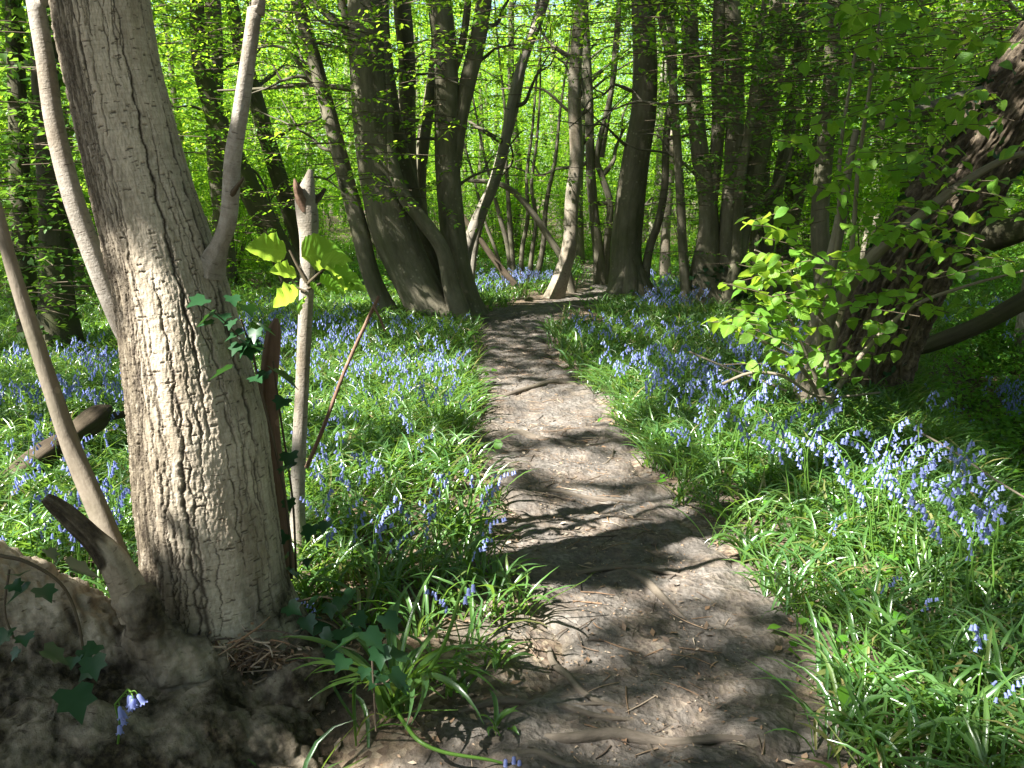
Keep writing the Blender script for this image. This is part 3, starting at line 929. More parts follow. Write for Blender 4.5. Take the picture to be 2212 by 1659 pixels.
def b_rough(th, v):
    d = np.mod(th - 2 * np.pi, 2 * np.pi)
    f = 0.5 + 0.6 * fbm(np.cos(th) * 1.6, np.sin(th) * 1.6, v * 1.0, 77, 3)
    side = np.cos(th - LEFT_TH) * 0.55 + 0.1 * np.sin(v * 3)
    return (f * .6 + side - .08) * 1.4


LEFT_TH = np.pi / 2 if np.cross(frames(bp)[0][3], frames(bp)[1][3])[0] < 0 else -np.pi / 2
relief_trunk(bp, br, M['birch'], 'trunk', birch, 860, 480, 640, 800, 11, b_rough,
             lambda th, v: np.clip(.8 - v / .55 - .25 * np.cos(th - LEFT_TH), 0, 1) * (0.9 + fbm(np.cos(th) * 2, np.sin(th) * 2, v * 4, 5)) * 1.6 + 0.28 * np.clip(fbm(np.cos(th) * 3, np.sin(th) * 3, v * 2, 8) - .1, 0, 1),
             depth=.0065, wmax=.0048, flare=.22, fl_h=.14, amp=.06, hi=.7, bulge=.5, base=.08, wig=.2, hero=34)
# its upper trunk, out of the frame
d = bp[-1] - bp[-2]; d /= np.linalg.norm(d)
up = [bp[-1] - d * .05]; ur = [br[-1]]
for j in range(6):
    d = d * .9 + np.array([-.01, 0.02, .1]); d /= np.linalg.norm(d)
    up.append(up[-1] + d * 1.3); ur.append(br[-1] * (1 - .13 * (j + 1)))
mb = MB(); tube(mb, up, ur, 24, .15, flute(5, .06)); part('upper_trunk', mb, M['birch_thin'], birch)
TREES['birch'] = [birch, np.array(up[-2]), None]


def limb(px, Y, mat, name, root, sides=18, step=.03, amp=.09, flare=.15, c=None, grow=0):
    pts, rad = stem_pts(px, Y, grow)
    mb = MB(); tube(mb, pts, rad, sides, step, flute(len(px) + int(px[0][0]), amp, flare, .08), c=c)
    return part(name, mb, mat, root)


limb([(300, 760, 44, 2.95), (262, 700, 46, 2.95), (205, 560, 46, 2.92), (155, 420, 43, 2.9), (118, 270, 40, 2.9), (98, 130, 38, 2.9), (76, 0, 36, 2.9), (60, -120, 34, 2.9)], BY, M['birch_thin'], 'stem', birch, c=(0, .15, .1, 1), grow=3.5)
limb([(450, 585, 70, 2.72), (472, 535, 40, 2.7), (492, 480, 37, 2.68), (498, 420, 37, 2.66), (503, 340, 37, 2.64), (520, 240, 35, 2.62), (536, 130, 33, 2.6), (550, 20, 31, 2.6), (562, -100, 29, 2.6)], BY, M['birch_thin'], 'stem', birch, c=(0, .05, 0, 1), grow=3.0)
limb([(498, 425, 14, 2.66), (515, 400, 9, 2.6), (526, 384, 5, 2.57)], BY, M['twig'], 'branch', birch, 8, .01)
limb([(310, 1340, 48, 2.75), (268, 1240, 46, 2.8), (215, 1110, 44, 2.85), (160, 980, 40, 2.9), (118, 860, 36, 2.9), (72, 720, 33, 2.9), (30, 590, 29, 2.9), (-8, 450, 26, 2.9), (-40, 330, 24, 2.9)], BY, M['hazel'], 'stem', birch, grow=3.0)


# the mossy stool: lumps fused into one surface
def fused(name, lumps, tubes_, root, mat, vox=.0075, cfun=None, disp=0.028):
    mb = MB()
    for px, py, Y, rx, rz in lumps:
        c = P(px, py, Y)
        a, b = np.meshgrid(np.linspace(0, np.pi, 14), np.linspace(0, 2 * np.pi, 25)[:-1], indexing='ij')
        v = np.stack([np.sin(a) * np.cos(b) * rx, np.sin(a) * np.sin(b) * rx, np.cos(a) * rz], -1).reshape(-1, 3) + c
        i = np.arange(13)[:, None] * 24
        j = np.arange(24)[None]
        q = np.stack([i + j, i + 24 + j, i + 24 + (j + 1) % 24, i + (j + 1) % 24], -1).reshape(-1, 4)
        mb.add(v, q=q)
    for px in tubes_:
        pts, rad = stem_pts(px, BY)
        C, r = spline(pts, rad, .04)
        T, N, B = frames(C)
        th = np.linspace(0, 2 * np.pi, 19)[:-1]
        X = C[:, None] + (N[:, None] * np.cos(th)[None, :, None] + B[:, None] * np.sin(th)[None, :, None]) * r[:, None, None]
        n = len(C)
        i = np.arange(n - 1)[:, None] * 18; j = np.arange(18)[None]
        q = np.stack([i + j, i + (j + 1) % 18, i + 18 + (j + 1) % 18, i + 18 + j], -1).reshape(-1, 4)
        caps = [(n * 18, (k + 1) % 18, k) for k in range(18)] + [(n * 18 + 1, (n - 1) * 18 + k, (n - 1) * 18 + (k + 1) % 18) for k in range(18)]
        mb.add(np.vstack([X.reshape(-1, 3), C[:1], C[-1:]]), q=q, t=np.array(caps))
    me = mb.mesh(name, None)
    tmp = bpy.data.objects.new('tmp', me)
    COL.objects.link(tmp)
    md = tmp.modifiers.new('r', 'REMESH'); md.mode = 'VOXEL'; md.voxel_size = vox
    sm = tmp.modifiers.new('s', 'SMOOTH'); sm.iterations = 14; sm.factor = .6
    dg = bpy.context.evaluated_depsgraph_get()
    me2 = bpy.data.meshes.new_from_object(tmp.evaluated_get(dg))
    bpy.data.objects.remove(tmp)
    nv = len(me2.vertices)
    co = np.empty(nv * 3, np.float32); no = np.empty(nv * 3, np.float32)
    me2.vertices.foreach_get('co', co); me2.vertex_normals.foreach_get('vector', no)
    co, no = co.reshape(-1, 3).astype(float), no.reshape(-1, 3)
    rid = lambda f, sd: 1 - 2 * np.abs(noise(co[:, 0] * f + co[:, 2] * f * .35, co[:, 1] * f, co[:, 2] * f * .3, sd))
    dsp = .008 * rid(9, 81) + .009 * rid(23, 82) + .006 * rid(50, 83) + .004 * noise(co[:, 0] * 90, co[:, 1] * 90, co[:, 2] * 90, 84) + disp * fbm(co[:, 0] * 5, co[:, 1] * 7, co[:, 2] * 7, 41, 4) + disp * .5 * np.abs(fbm(co[:, 0] * 22, co[:, 1] * 22, co[:, 2] * 22, 43, 3)) 
    co = co + no * dsp[:, None]
    cc = cfun(co, no)
    b = np.array(root.location)
    me2.vertices.foreach_set('co', (co - b).astype(np.float32).ravel())
    a = me2.color_attributes.new('col', 'FLOAT_COLOR', 'POINT')
    a.data.foreach_set('color', cc.astype(np.float32).ravel())
    me2.polygons.foreach_set('use_smooth', np.ones(len(me2.polygons), bool))
    uvl = me2.uv_layers.new(name='UVMap')
    li = np.empty(len(me2.loops), np.int32); me2.loops.foreach_get('vertex_index', li)
    uvl.data.foreach_set('uv', (np.stack([co[:, 0] * .7 + co[:, 1] * .7, co[:, 2]], -1)[li]).astype(np.float32).ravel())
    me2.materials.clear(); me2.materials.append(mat)
    me2.update()
    return link(name, me2, root)


def rid2(co):
    return 1 - 2 * np.abs(noise(co[:, 0] * 23 + co[:, 2] * 8, co[:, 1] * 23, co[:, 2] * 6.9, 82))


def stool_col(co, no):
    px, py, _ = to_px(co)
    # bare pale bark on the upper left limb and the stub, elsewhere moss and dirt with shade put into their dark colour
    bare = .75 * np.clip((1400 + (px - 60) * .3 - py) / 90, 0, 1) * np.clip((340 - px) / 90, 0, 1)
    bare = np.maximum(bare, np.exp(-(((px - 395) / 60) ** 2 + ((py - 1440) / 70) ** 2)))
    n = fbm(co[:, 0] * 5, co[:, 1] * 5, co[:, 2] * 5, 51, 3)
    moss = np.clip(1.2 - 1.2 * bare - .3 * np.clip(n, 0, 1), 0, 1)
    cr = np.clip(1 - np.abs(noise(co[:, 0] * 21, co[:, 1] * 21, co[:, 2] * 21 * .6, 82)) * 9, 0, 1) * 0 + np.clip(-rid2(co) * 1.6 - .5, 0, 1)
    return np.stack([cr, np.clip(.35 + .4 * n, 0, 1), moss, np.ones(len(co))], -1)


fused('stool', [(430, 1590, 2.5, .27, .27), (260, 1590, 2.45, .27, .27), (590, 1590, 2.52, .2, .22), (700, 1560, 2.62, .17, .16), (100, 1600, 2.38, .3, .28), (560, 1650, 2.34, .2, .17), (400, 1650, 2.28, .24, .2), (200, 1660, 2.2, .26, .2),
                (650, 1475, 2.5, .10, .07), (770, 1510, 2.7, .14, .1), (20, 1700, 2.1, .25, .2), (690, 1640, 2.45, .14, .12), (620, 1700, 2.25, .16, .1)],
      [[(420, 1500, 200, 2.55), (300, 1440, 210, 2.52), (170, 1385, 215, 2.5), (40, 1325, 215, 2.46), (-90, 1255, 200, 2.42), (-240, 1170, 180, 2.4)],
       [(400, 1600, 240, 2.5), (240, 1540, 250, 2.46), (80, 1470, 250, 2.42), (-100, 1400, 230, 2.4), (-260, 1330, 200, 2.4)],
       [(420, 1480, 150, 2.46), (350, 1400, 100, 2.44), (310, 1340, 82, 2.42), (285, 1290, 74, 2.42)],
       [(640, 1400, 120, 2.75), (700, 1460, 110, 2.72), (790, 1490, 80, 2.74), (880, 1500, 50, 2.8)],
       [(600, 1440, 160, 2.8), (610, 1500, 200, 2.7), (600, 1560, 200, 2.6)]],
      birch, M['birch'], cfun=stool_col)
# broken stub rising to the left
pts, rad = stem_pts([(300, 1330, 76, 2.42), (272, 1265, 70, 2.42), (236, 1205, 60, 2.42), (205, 1168, 46, 2.41), (160, 1125, 40, 2.40), (120, 1092, 32, 2.39), (98, 1075, 20, 2.38)], BY)


def broken(th, v, r):
    e = np.clip((v - .16) / .2, 0, 1)
    return r * (1 + .12 * fbm(np.cos(th) * 2, np.sin(th) * 2, v * 6, 71) + e * .35 * noise(np.cos(th) * 3, np.sin(th) * 3, v * 3, 73))


mb = MB(); X = tube(mb, pts, rad, 34, .008, broken)
n_ = X.shape[0] * X.shape[1]
vv = np.repeat(np.linspace(0, 1, X.shape[0]), X.shape[1])
aa = np.tile(np.linspace(0, 2 * np.pi, X.shape[1]), X.shape[0])
up_ = np.clip((vv - .34 + .22 * np.cos(aa - 1.2) + .09 * noise(vv * 9, np.cos(aa) * 2, np.sin(aa) * 2, 5)) * 14, 0, 1)
mb.c[0] = np.stack([.25 * up_ * (noise(vv * 3, aa * 7, 0, 8) > 0), up_, .15 + up_ * .75, np.ones(n_)], -1).astype(np.float32)
for k_ in range(1, len(mb.c)): mb.c[k_] = np.tile(np.array([0, 1, .9, 1], np.float32), (len(mb.c[k_]), 1))
part('broken_stub', mb, M['birch'], birch)

# ------------------------------------------------------------------ other things near the birch
hz = leaf_shape(21, .07, .92, .22, .10)
hz_small = leaf_shape(7, .1, .8, .25, .12)
iv = ivy_shape()


def leaf_children(root, shape, mat, spec, size_var=.15, tri=False, name='leaf'):
    """spec: (px, py, Y, length px, azimuth in the picture plane deg, pitch deg, roll deg)"""
    for px, py, Y, lp, az, pit, roll in spec:
        p = P(px, py, Y)
        L = 2 * wr(lp, p)
        mb = MB()
        scatter(mb, shape, [p], R(az), R(pit), R(roll), L, tri)
        part(name, mb, mat, root)


sap = thing('broken_sapling', 'thin pale sapling with a snapped jagged top and big green leaves beside the birch', 'sapling', G(650, 1225))
limb([(648, 1235, 50, 3.50), (643, 1120, 32, 3.50), (645, 1000, 30, 3.50), (652, 850, 28, 3.50), (659, 700, 30, 3.50), (664, 600, 32, 3.50), (667, 520, 40, 3.50), (665, 470, 48, 3.50), (660, 430, 46, 3.50), (664, 405, 34, 3.50), (668, 385, 22, 3.50), (671, 366, 10, 3.50)], 3.50, M['birch_thin'], 'stem', sap, 20, .02, .12, c=(0, .2, .1, 1))
limb([(658, 450, 34, 3.49), (648, 425, 24, 3.47), (640, 402, 15, 3.45), (636, 386, 4, 3.45)], 3.50, M['brown_wood'], 'splinter', sap, 12, .01, .3)
limb([(670, 440, 22, 3.50), (690, 425, 12, 3.52), (702, 408, 7, 3.54)], 3.50, M['dead'], 'splinter', sap, 10, .01, .2)
for tw in ([(662, 610, 8), (640, 570, 6), (625, 540, 4)], [(663, 615, 8), (690, 590, 6), (720, 570, 4)], [(660, 630, 6), (640, 620, 4)], [(664, 625, 6), (720, 600, 4), (745, 590, 3)]):
    limb(tw, 3.47, M['twig'], 'twig', sap, 6, .02, .1)
leaf_children(sap, hz, M['big_leaf'], [
    (650, 555, 3.40, 110, -10, 8, -58), (620, 545, 3.35, 85, 175, 12, 60), (655, 540, 3.50, 60, 60, 25, -30), (700, 580, 3.40, 105, -4, -18, -35), (690, 570, 3.1, 70, 30, 12, -40),
    (645, 625, 3.35, 65, 200, -25, 55), (670, 620, 3.33, 60, -35, -20, -48), (660, 640, 3.40, 45, 240, -45, 30), (690, 610, 3.35, 70, -20, -8, -45), (735, 595, 3.43, 60, 0, -22, -40), (640, 590, 3.47, 60, 160, 10, 50), (720, 615, 3.50, 50, 20, -5, -45)])

stub = thing('snag', 'reddish brown dead stem broken off beside the birch trunk, wrapped in ivy', 'snag', G(610, 1230))
limb([(615, 1240, 46, 2.98), (604, 1120, 40, 2.98), (590, 980, 38, 2.98), (580, 850, 38, 2.98), (586, 760, 36, 2.98), (592, 712, 28, 2.98), (597, 688, 8, 2.98)], 2.98, M['brown_wood'], 'trunk', stub, 18, .015, .25)

stick = thing('dead_stick', 'long thin dead stick leaning right beside the broken sapling', 'stick', G(668, 1000))
limb([(662, 1010, 9, 3.3), (700, 920, 9, 3.3), (745, 800, 8, 3.3), (790, 700, 8, 3.3), (818, 640, 7, 3.3)], 3.3, M['brown_wood'], 'stem', stick, 7, .05, .08)
limb([(808, 662, 6, 3.3), (822, 690, 5, 3.25), (832, 715, 4, 3.22)], 3.3, M['brown_wood'], 'twig', stick, 6, .03, .08)


def ivy(label, stems, leaves, n_rand, Y, seed):
    rg = np.random.default_rng(seed)
    p0 = P(*stems[0][0][:2], stems[0][0][3] if len(stems[0][0]) > 3 else Y)
    t = thing('ivy', label, 'ivy', p0)
    for st in stems:
        limb(st, Y, M['twig'], 'vine', t, 6, .02, .15)
    for k_ in range(n_rand):
        st = stems[k_ % len(stems)]
        i = rg.integers(0, len(st) - 1)
        f = rg.random()
        q0, q1 = st[i], st[i + 1]
        leaves = leaves + [(q0[0] + f * (q1[0] - q0[0]) + rg.normal(0, 22), q0[1] + f * (q1[1] - q0[1]) + rg.normal(0, 18), (q0[3] if len(q0) > 3 else Y) - .03, rg.uniform(28, 50), rg.uniform(200, 340), rg.uniform(-50, -5), rg.uniform(-30, 30))]
    leaf_children(t, iv, M['ivy_leaf'], leaves, tri=True)
    return t


ivy('ivy climbing the right side of the birch trunk and the dead stem', [
    [(630, 1250, 6, 2.85), (620, 1100, 6, 2.8), (590, 950, 6, 2.75), (560, 830, 6, 2.72), (545, 760, 5, 2.70), (520, 690, 4, 2.66)],
    [(640, 1240, 5, 2.9), (632, 1080, 5, 2.88), (606, 900, 5, 2.85), (590, 780, 4, 2.84)],
    [(545, 760, 4, 2.7), (480, 690, 3, 2.55), (430, 655, 3, 2.5)]],
    [(590, 800, 2.7, 75, -20, -25, -20), (540, 745, 2.6, 60, 110, -10, 30), (555, 700, 2.6, 50, 30, -30, 0), (530, 660, 2.6, 42, 80, -40, 0), (500, 795, 2.55, 55, 200, -20, 20), (500, 640, 2.55, 36, -60, -30, 0)], 26, 2.8, 3)
ivy('ivy trailing over the fallen limb at the bottom left corner', [
    [(0, 1200, 7, 2.25), (60, 1215, 7, 2.25), (130, 1260, 6, 2.25), (165, 1330, 6, 2.22), (180, 1430, 5, 2.2), (160, 1530, 5, 2.15)],
    [(160, 1480, 6, 2.2), (120, 1560, 6, 2.15), (60, 1640, 6, 2.1)],
    [(20, 1230, 5, 2.25), (10, 1320, 5, 2.2), (30, 1380, 5, 2.18)]],
    [(150, 1225, 2.2, 80, 40, -30, 10), (95, 1405, 2.12, 66, 10, -35, 0), (200, 1420, 2.12, 55, -60, -40, 10), (155, 1490, 2.1, 82, -50, -35, 0), (60, 1270, 2.2, 60, 200, -30, 0), (90, 1270, 2.2, 50, -40, -20, 0), (40, 1240, 2.2, 54, 120, -20, 0)], 16, 2.2, 4)
ivy('ivy sprig with dark lobed leaves hanging in front of the strap-leaved clump', [
    [(780, 1370, 5, 2.3), (800, 1400, 5, 2.25), (806, 1470, 5, 2.2), (812, 1580, 4, 2.12)], [(806, 1480, 4, 2.2), (840, 1470, 4, 2.15), (850, 1440, 3, 2.15)]],
    [(830, 1330, 2.28, 56, -40, -30, 0), (775, 1375, 2.25, 66, 200, -15, 20), (790, 1365, 2.2, 62, -30, -30, 0), (820, 1400, 2.2, 50, -80, -40, 0), (845, 1455, 2.12, 60, -10, -40, 0), (850, 1420, 2.2, 58, 60, -10, 20)], 6, 2.25, 6)
ivy('ivy on the ground at the foot of the birch, right side', [
    [(640, 1300, 5, 2.6), (700, 1290, 5, 2.62), (760, 1310, 4, 2.62)], [(660, 1330, 4, 2.6), (720, 1350, 4, 2.55), (740, 1380, 4, 2.5)]], [], 16, 2.6, 9)

# ------------------------------------------------------------------ right: leaning ivy trunk, hazel, logs
OY = 6.6
op_, or_ = stem_pts([(1838, 890, 185), (1858, 820, 172), (1905, 690, 162), (1968, 560, 158), (2050, 430, 156), (2140, 300, 154), (2230, 170, 152), (2325, 40, 148), (2420, -90, 140), (2600, -330, 125), (2760, -620, 100)], OY)
lean = thing('leaning_tree', 'thick furrowed old trunk leaning to the right edge behind the hazel leaves', 'tree', (op_[0][0], op_[0][1], gz(op_[0][0], op_[0][1])))
relief_trunk(op_, or_, M['old_bark'], 'trunk', lean, 420, 220, 420, 0, 23, lambda th, v: np.full_like(th, 1.0), lambda th, v: .38 + .4 * fbm(np.cos(th) * 2, np.sin(th) * 2, v, 3), depth=.03, wmax=.02, flare=.25, fl_h=.4, amp=.08, slope=.05, hi=.9)
limb([(2120, 200, 26, 6.4), (2080, 208, 24, 6.35), (1990, 238, 24, 6.2), (1930, 262, 24, 6.1), (1905, 270, 22, 6.08)], OY, M['slim'], 'branch', lean, 14, .04)
TREES['O'] = [lean, op_[-1], None]
for lab, px in (('thick grey fallen bough entering from the right edge below the leaning trunk', [(2300, 450, 66, 7.4), (2212, 490, 64, 7.5), (2130, 520, 58, 7.7), (2060, 560, 50, 7.9), (2000, 600, 24, 8.1)]),
                ('mossy log lying in the dark ditch at the right edge', [(2330, 590, 40, 7.3), (2212, 650, 38, 7.3), (2110, 705, 34, 7.4), (2010, 745, 30, 7.5), (1960, 765, 12, 7.6)])):
    p0 = P(px[-1][0], px[-1][1], px[-1][3])
    t = thing('fallen_log', lab, 'log', (p0[0], p0[1], gz(p0[0], p0[1])))
    limb(px, 6.2, M['mossy'], 'trunk', t, 22, .05, .2)
log = thing('fallen_log', 'dark rotting branch lying among the bluebells left of the birch', 'log', G(120, 985))
limb([(8, 1048, 10, 4.47), (30, 1030, 36, 4.5), (90, 985, 46, 4.6), (150, 945, 40, 4.75), (200, 908, 50, 4.9), (222, 890, 36, 5.0), (240, 878, 8, 5.05)], 4.7, M['dead'], 'trunk', log, 24, .02, .35)
limb([(225, 900, 20, 5.0), (275, 893, 14, 5.2), (300, 888, 9, 5.3)], 4.7, M['dead'], 'branch', log, 10, .03, .2)

HY = 5.7
hazel = thing('hazel_bush', 'hazel bush with slanting stems and bright toothed leaves in front of the leaning trunk', 'bush', G(1740, 860))
for st in ([(1735, 870, 34, 5.9), (1770, 740, 30, 5.9), (1820, 640, 28, 5.8), (1890, 550, 26, 5.7), (1960, 490, 24, 5.6), (2060, 410, 20, 5.5), (2180, 340, 14, 5.4), (2280, 325, 10, 5.3)],
           [(1725, 860, 30, 6.1), (1750, 740, 28, 6.1), (1790, 590, 28, 6.1), (1815, 480, 26, 6.1), (1830, 380, 20, 6.1), (1850, 280, 14, 6.1)],
           [(1765, 860, 18, 5.6), (1800, 740, 14, 5.55), (1830, 620, 12, 5.5), (1845, 480, 10, 5.5), (1855, 350, 9, 5.5), (1880, 180, 7, 5.5), (1900, 40, 5, 5.5), (1905, -50, 4, 5.5)],
           [(1760, 860, 16, 5.7), (1775, 700, 12, 5.7), (1810, 520, 10, 5.7), (1815, 330, 8, 5.7), (1845, 130, 6, 5.7), (1870, -30, 4, 5.7)],
           [(1790, 870, 14, 5.5), (1850, 780, 11, 5.45), (1960, 670, 9, 5.4), (2080, 620, 7, 5.3), (2230, 580, 5, 5.2)],
           [(1780, 860, 12, 5.3), (1740, 760, 8, 5.2), (1700, 680, 6, 5.1), (1640, 625, 4, 5.0)],
           [(1775, 865, 12, 5.4), (1720, 780, 8, 5.25), (1660, 745, 5, 5.1), (1560, 705, 3, 5.0)],
           [(1800, 720, 10, 5.5), (1740, 640, 7, 5.35), (1690, 570, 5, 5.25), (1630, 540, 3, 5.2)]):
    limb(st, HY, M['hazel'], 'stem', hazel, 12, .06, .06)
rg = np.random.default_rng(5)
mb = MB()
for cx_, cy_, sx, sy, n, Y0, lp in ((1690, 600, 50, 38, 15, 5.1, 38), (1770, 650, 60, 60, 11, 5.2, 36), (1680, 735, 42, 28, 9, 5.0, 38), (1590, 695, 45, 14, 6, 5.0, 34), (1830, 570, 70, 60, 13, 5.3, 36),
                                (1960, 490, 70, 40, 9, 5.3, 34), (2080, 570, 60, 50, 8, 5.2, 36), (1860, 420, 60, 60, 14, 5.4, 34), (1850, 280, 60, 60, 12, 5.4, 34), (1920, 140, 70, 60, 14, 5.4, 36),
                                (2050, 80, 80, 50, 12, 5.2, 38), (2150, 350, 50, 50, 5, 5.2, 36), (1880, 40, 60, 40, 10, 5.3, 38), (1640, 480, 40, 18, 4, 5.3, 34), (1890, 720, 50, 40, 5, 5.3, 34), (1780, 780, 40, 20, 4, 5.2, 34), (1980, 350, 60, 40, 9, 5.3, 34), (2080, 240, 60, 40, 9, 5.3, 34), (1960, 620, 50, 35, 6, 5.3, 34), (2110, 440, 60, 40, 7, 5.2, 34)):
    for _ in range(n):
        px, py = cx_ + rg.normal(0, sx), cy_ + rg.normal(0, sy)
        c = P(px, py, Y0 + rg.normal(0, .3))
        a = rg.uniform(0, 2 * np.pi)
        nl = rg.integers(4, 7)
        L = .30
        dv = np.array([np.cos(a), np.sin(a), rg.normal(-.1, .2)])
        ts = np.linspace(-.5, .5, nl)
        pos = c + dv * (ts * L)[:, None]
        sgn = np.where(np.arange(nl) % 2 == 0, 1, -1)
        ll = 2 * wr(lp, c) * rg.uniform(.75, 1.15, nl)
        mb.mi = 0
        scatter(mb, hz_small, pos, a + sgn * .85 + rg.normal(0, .2, nl), rg.normal(-.32, .28, nl), rg.normal(0, .5, nl), ll)
        mb.mi = 1
        tube(mb, np.array([c - dv * L * .7 - [0, 0, .02], c, c + dv * L * .5]), [.003, .002, .001], 4, .2, cap=False)
part('foliage', mb, [M['hazel_leaf'], M['twig']], hazel)
# ivy on the leaning trunk
mb = MB()
t = thing('ivy', 'ivy growing up the furrowed leaning trunk at the right', 'ivy', lean.location)
C, r = spline(op_, or_, .05)
i = rg.integers(5, int(len(C) * .75), 420)
th = rg.uniform(0, 2 * np.pi, 420)
T, N, B = frames(C)
pos = C[i] + (N[i] * np.cos(th)[:, None] + B[i] * np.sin(th)[:, None]) * (r[i] * 1.08)[:, None]
scatter(mb, iv, pos, rg.uniform(0, 6.28, 420), rg.normal(-.5, .4, 420), rg.normal(0, .6, 420), rg.uniform(.05, .09, 420), True)
part('foliage', mb, M['ivy_leaf'], t)
mb = MB()
for _ in range(14):
    i0 = rg.integers(0, len(C) // 2); n = rg.integers(12, 34)
    ii = np.arange(i0, min(len(C) - 1, i0 + n), 3)
    if len(ii) < 3: continue
    th = rg.uniform(0, 6.28) + np.cumsum(rg.normal(0, .18, len(ii)))
    tube(mb, C[ii] + (N[ii] * np.cos(th)[:, None] + B[ii] * np.sin(th)[:, None]) * (r[ii] * 1.08)[:, None], np.full(len(ii), rg.uniform(.006, .014)), 6, .05, cap=False)
part('vines', mb, M['twig'], t)
# ivy on the dark left tree and at the foot of the dark clump
for key, lab, n, hmax in (('B', 'ivy sheathing the dark trunks at the left edge', 900, 4.0), ('M', 'ivy around the foot of the dark multi-stemmed hornbeam', 260, .7)):
    root = TREES[key][0]
    t = thing('ivy', lab, 'ivy', root.location)
    mb = MB()
    for ch in [k_ for k_ in root.children if k_.name.startswith('trunk')][:4]:
        me = ch.data
        co = np.empty(len(me.vertices) * 3, np.float32); me.vertices.foreach_get('co', co)
        co = co.reshape(-1, 3) + np.array(root.location)
        co = co[(co[:, 2] < hmax) & (co[:, 2] > 0)]
        if not len(co): continue
        k_ = rg.integers(0, len(co), n // 2)
        scatter(mb, iv, co[k_] + rg.normal(0, .05, (len(k_), 3)), rg.uniform(0, 6.28, len(k_)), rg.normal(-.4, .5, len(k_)), rg.normal(0, .5, len(k_)), rg.uniform(.06, .1, len(k_)), True)
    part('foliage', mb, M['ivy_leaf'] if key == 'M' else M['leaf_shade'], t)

# ------------------------------------------------------------------ leafy boughs seen in the middle distance
def px_sprays(mb, mt, regions, rg, ll=.075, n=14, L=.6):
    for x0, x1, y0, y1, Y0, Y1, cnt in regions:
        px, py, Y = rg.uniform(x0, x1, cnt), rg.uniform(y0, y1, cnt), rg.uniform(Y0, Y1, cnt)
        ctr = np.array([P(a, b, c) for a, b, c in zip(px, py, Y)])
        ang = rg.uniform(0, 2 * np.pi, cnt)
        mb.mi = 0
        sprays(mb, ctr, ang, rg.uniform(.7, 1.2, cnt) * L, n, ll, rg)
        mb.mi = 1
        for c, a in zip(ctr, ang):
            d = np.array([np.cos(a), np.sin(a), .05]) * L
            tube(mt, np.array([c - d * .9, c, c + d * .5 - [0, 0, .05]]), [.006, .004, .002], 3, .5, cap=False)


for key, regs in {
        'E': [(340, 960, -60, 130, 8.5, 10.5, 90), (640, 920, 80, 430, 9.6, 11.5, 60), (340, 660, 60, 330, 10, 13, 60), (560, 800, -40, 120, 9.6, 12, 26), (740, 900, 280, 460, 10, 10.6, 16), (380, 620, 300, 520, 12, 14, 24)],
        'F': [(900, 1250, -60, 110, 8.5, 11, 60), (940, 1240, 0, 180, 11, 14, 40), (920, 1100, 180, 480, 10.2, 13, 20)],
        'K': [(1240, 1500, -60, 130, 9, 11.5, 55), (1260, 1480, 0, 240, 11.5, 14, 34), (1280, 1460, 250, 520, 12.8, 15, 26)],
        'M': [(1450, 1850, -60, 260, 8, 10.5, 130), (1440, 1800, 20, 420, 9.5, 12.5, 110), (1420, 1640, 380, 560, 11.5, 13.5, 30), (1600, 1800, 350, 600, 10, 13, 40)],
        'R2': [(1620, 1900, 0, 300, 9, 13, 60)],
        'R1': [(1800, 2240, -60, 260, 6.6, 8.5, 110), (1760, 2200, 0, 330, 7.5, 10, 80), (1900, 2212, 250, 480, 7.5, 10, 40)],
        'Cl': [(340, 560, 380, 600, 13, 15, 24), (420, 700, 430, 600, 14.5, 17, 24)],
        'B': [(0, 230, 0, 420, 6.5, 9.5, 80), (0, 230, 380, 680, 7.5, 9.5, 46)],
        'G': [(1040, 1240, 180, 420, 13, 15.5, 30)]}.items():
    mb = MB()
    px_sprays(mb, mb, regs, np.random.default_rng(len(key) + ord(key[0])))
    part('foliage', mb, [M['leaf_shade'] if key in ('M', 'R2', 'R1', 'B') else M['leaf'], M['twig']], TREES[key][0])  # side trees take the leaf with shade in its colour

# ------------------------------------------------------------------ unseen leaf canopy, added and shaped to throw the wanted shade
def lit_amount(x, y):
    """0 = deep shade, 1 = full sun, on the ground"""
    v = np.where(on_path(x, y, 1.1), .20, .34)
    for cx_, cy_, rx, ry, a in LIT:
        v = v + a * np.exp(-(((x - cx_) / rx) ** 2 + ((y - cy_) / ry) ** 2))
    return np.clip(v, 0.02, 1)


def gp(px, py):
    p = PZ(px, py, 0.0)
    return p[0], p[1]


LIT = []
for px, py, rx, ry, a in ((1165, 858, .85, .6, 1.2), (850, 830, .9, .9, .75), (700, 900, .8, .8, .5), (130, 1000, 1.1, 1.2, .30), (120, 760, 2, 1.4, .25), (1130, 640, 2.0, 2.0, .9), (560, 640, 2.6, 2.2, .55),
                          (1250, 1130, .6, .4, .22), (1400, 1230, .5, .22, .3), (1480, 950, .9, .7, .3), (1750, 1050, .7, .7, .42), (1950, 1100, .5, .5, .4), (2000, 1560, .35, .3, .5), (1350, 1010, .5, .5, .25), (950, 1080, .5, .6, .35),
                          (1120, 745, 1.2, 1.3, -.3), (1320, 730, 1.4, 1.6, -.32), (620, 690, 1.2, .9, -.2), (1380, 1530, 1.2, .45, -.45), (300, 1600, .8, .4, -.3), (2150, 820, 2, 2.5, -.6), (2100, 920, 1.4, 1.4, -.7), (2120, 760, 1.8, 2.2, -.6), (1500, 730, 1.8, 1.6, -.08), (1700, 640, 3, 5, -.4), (2000, 700, 2.5, 3, -.3)):
    g_ = gp(px, py)
    LIT.append((g_[0], g_[1], rx, ry, a))
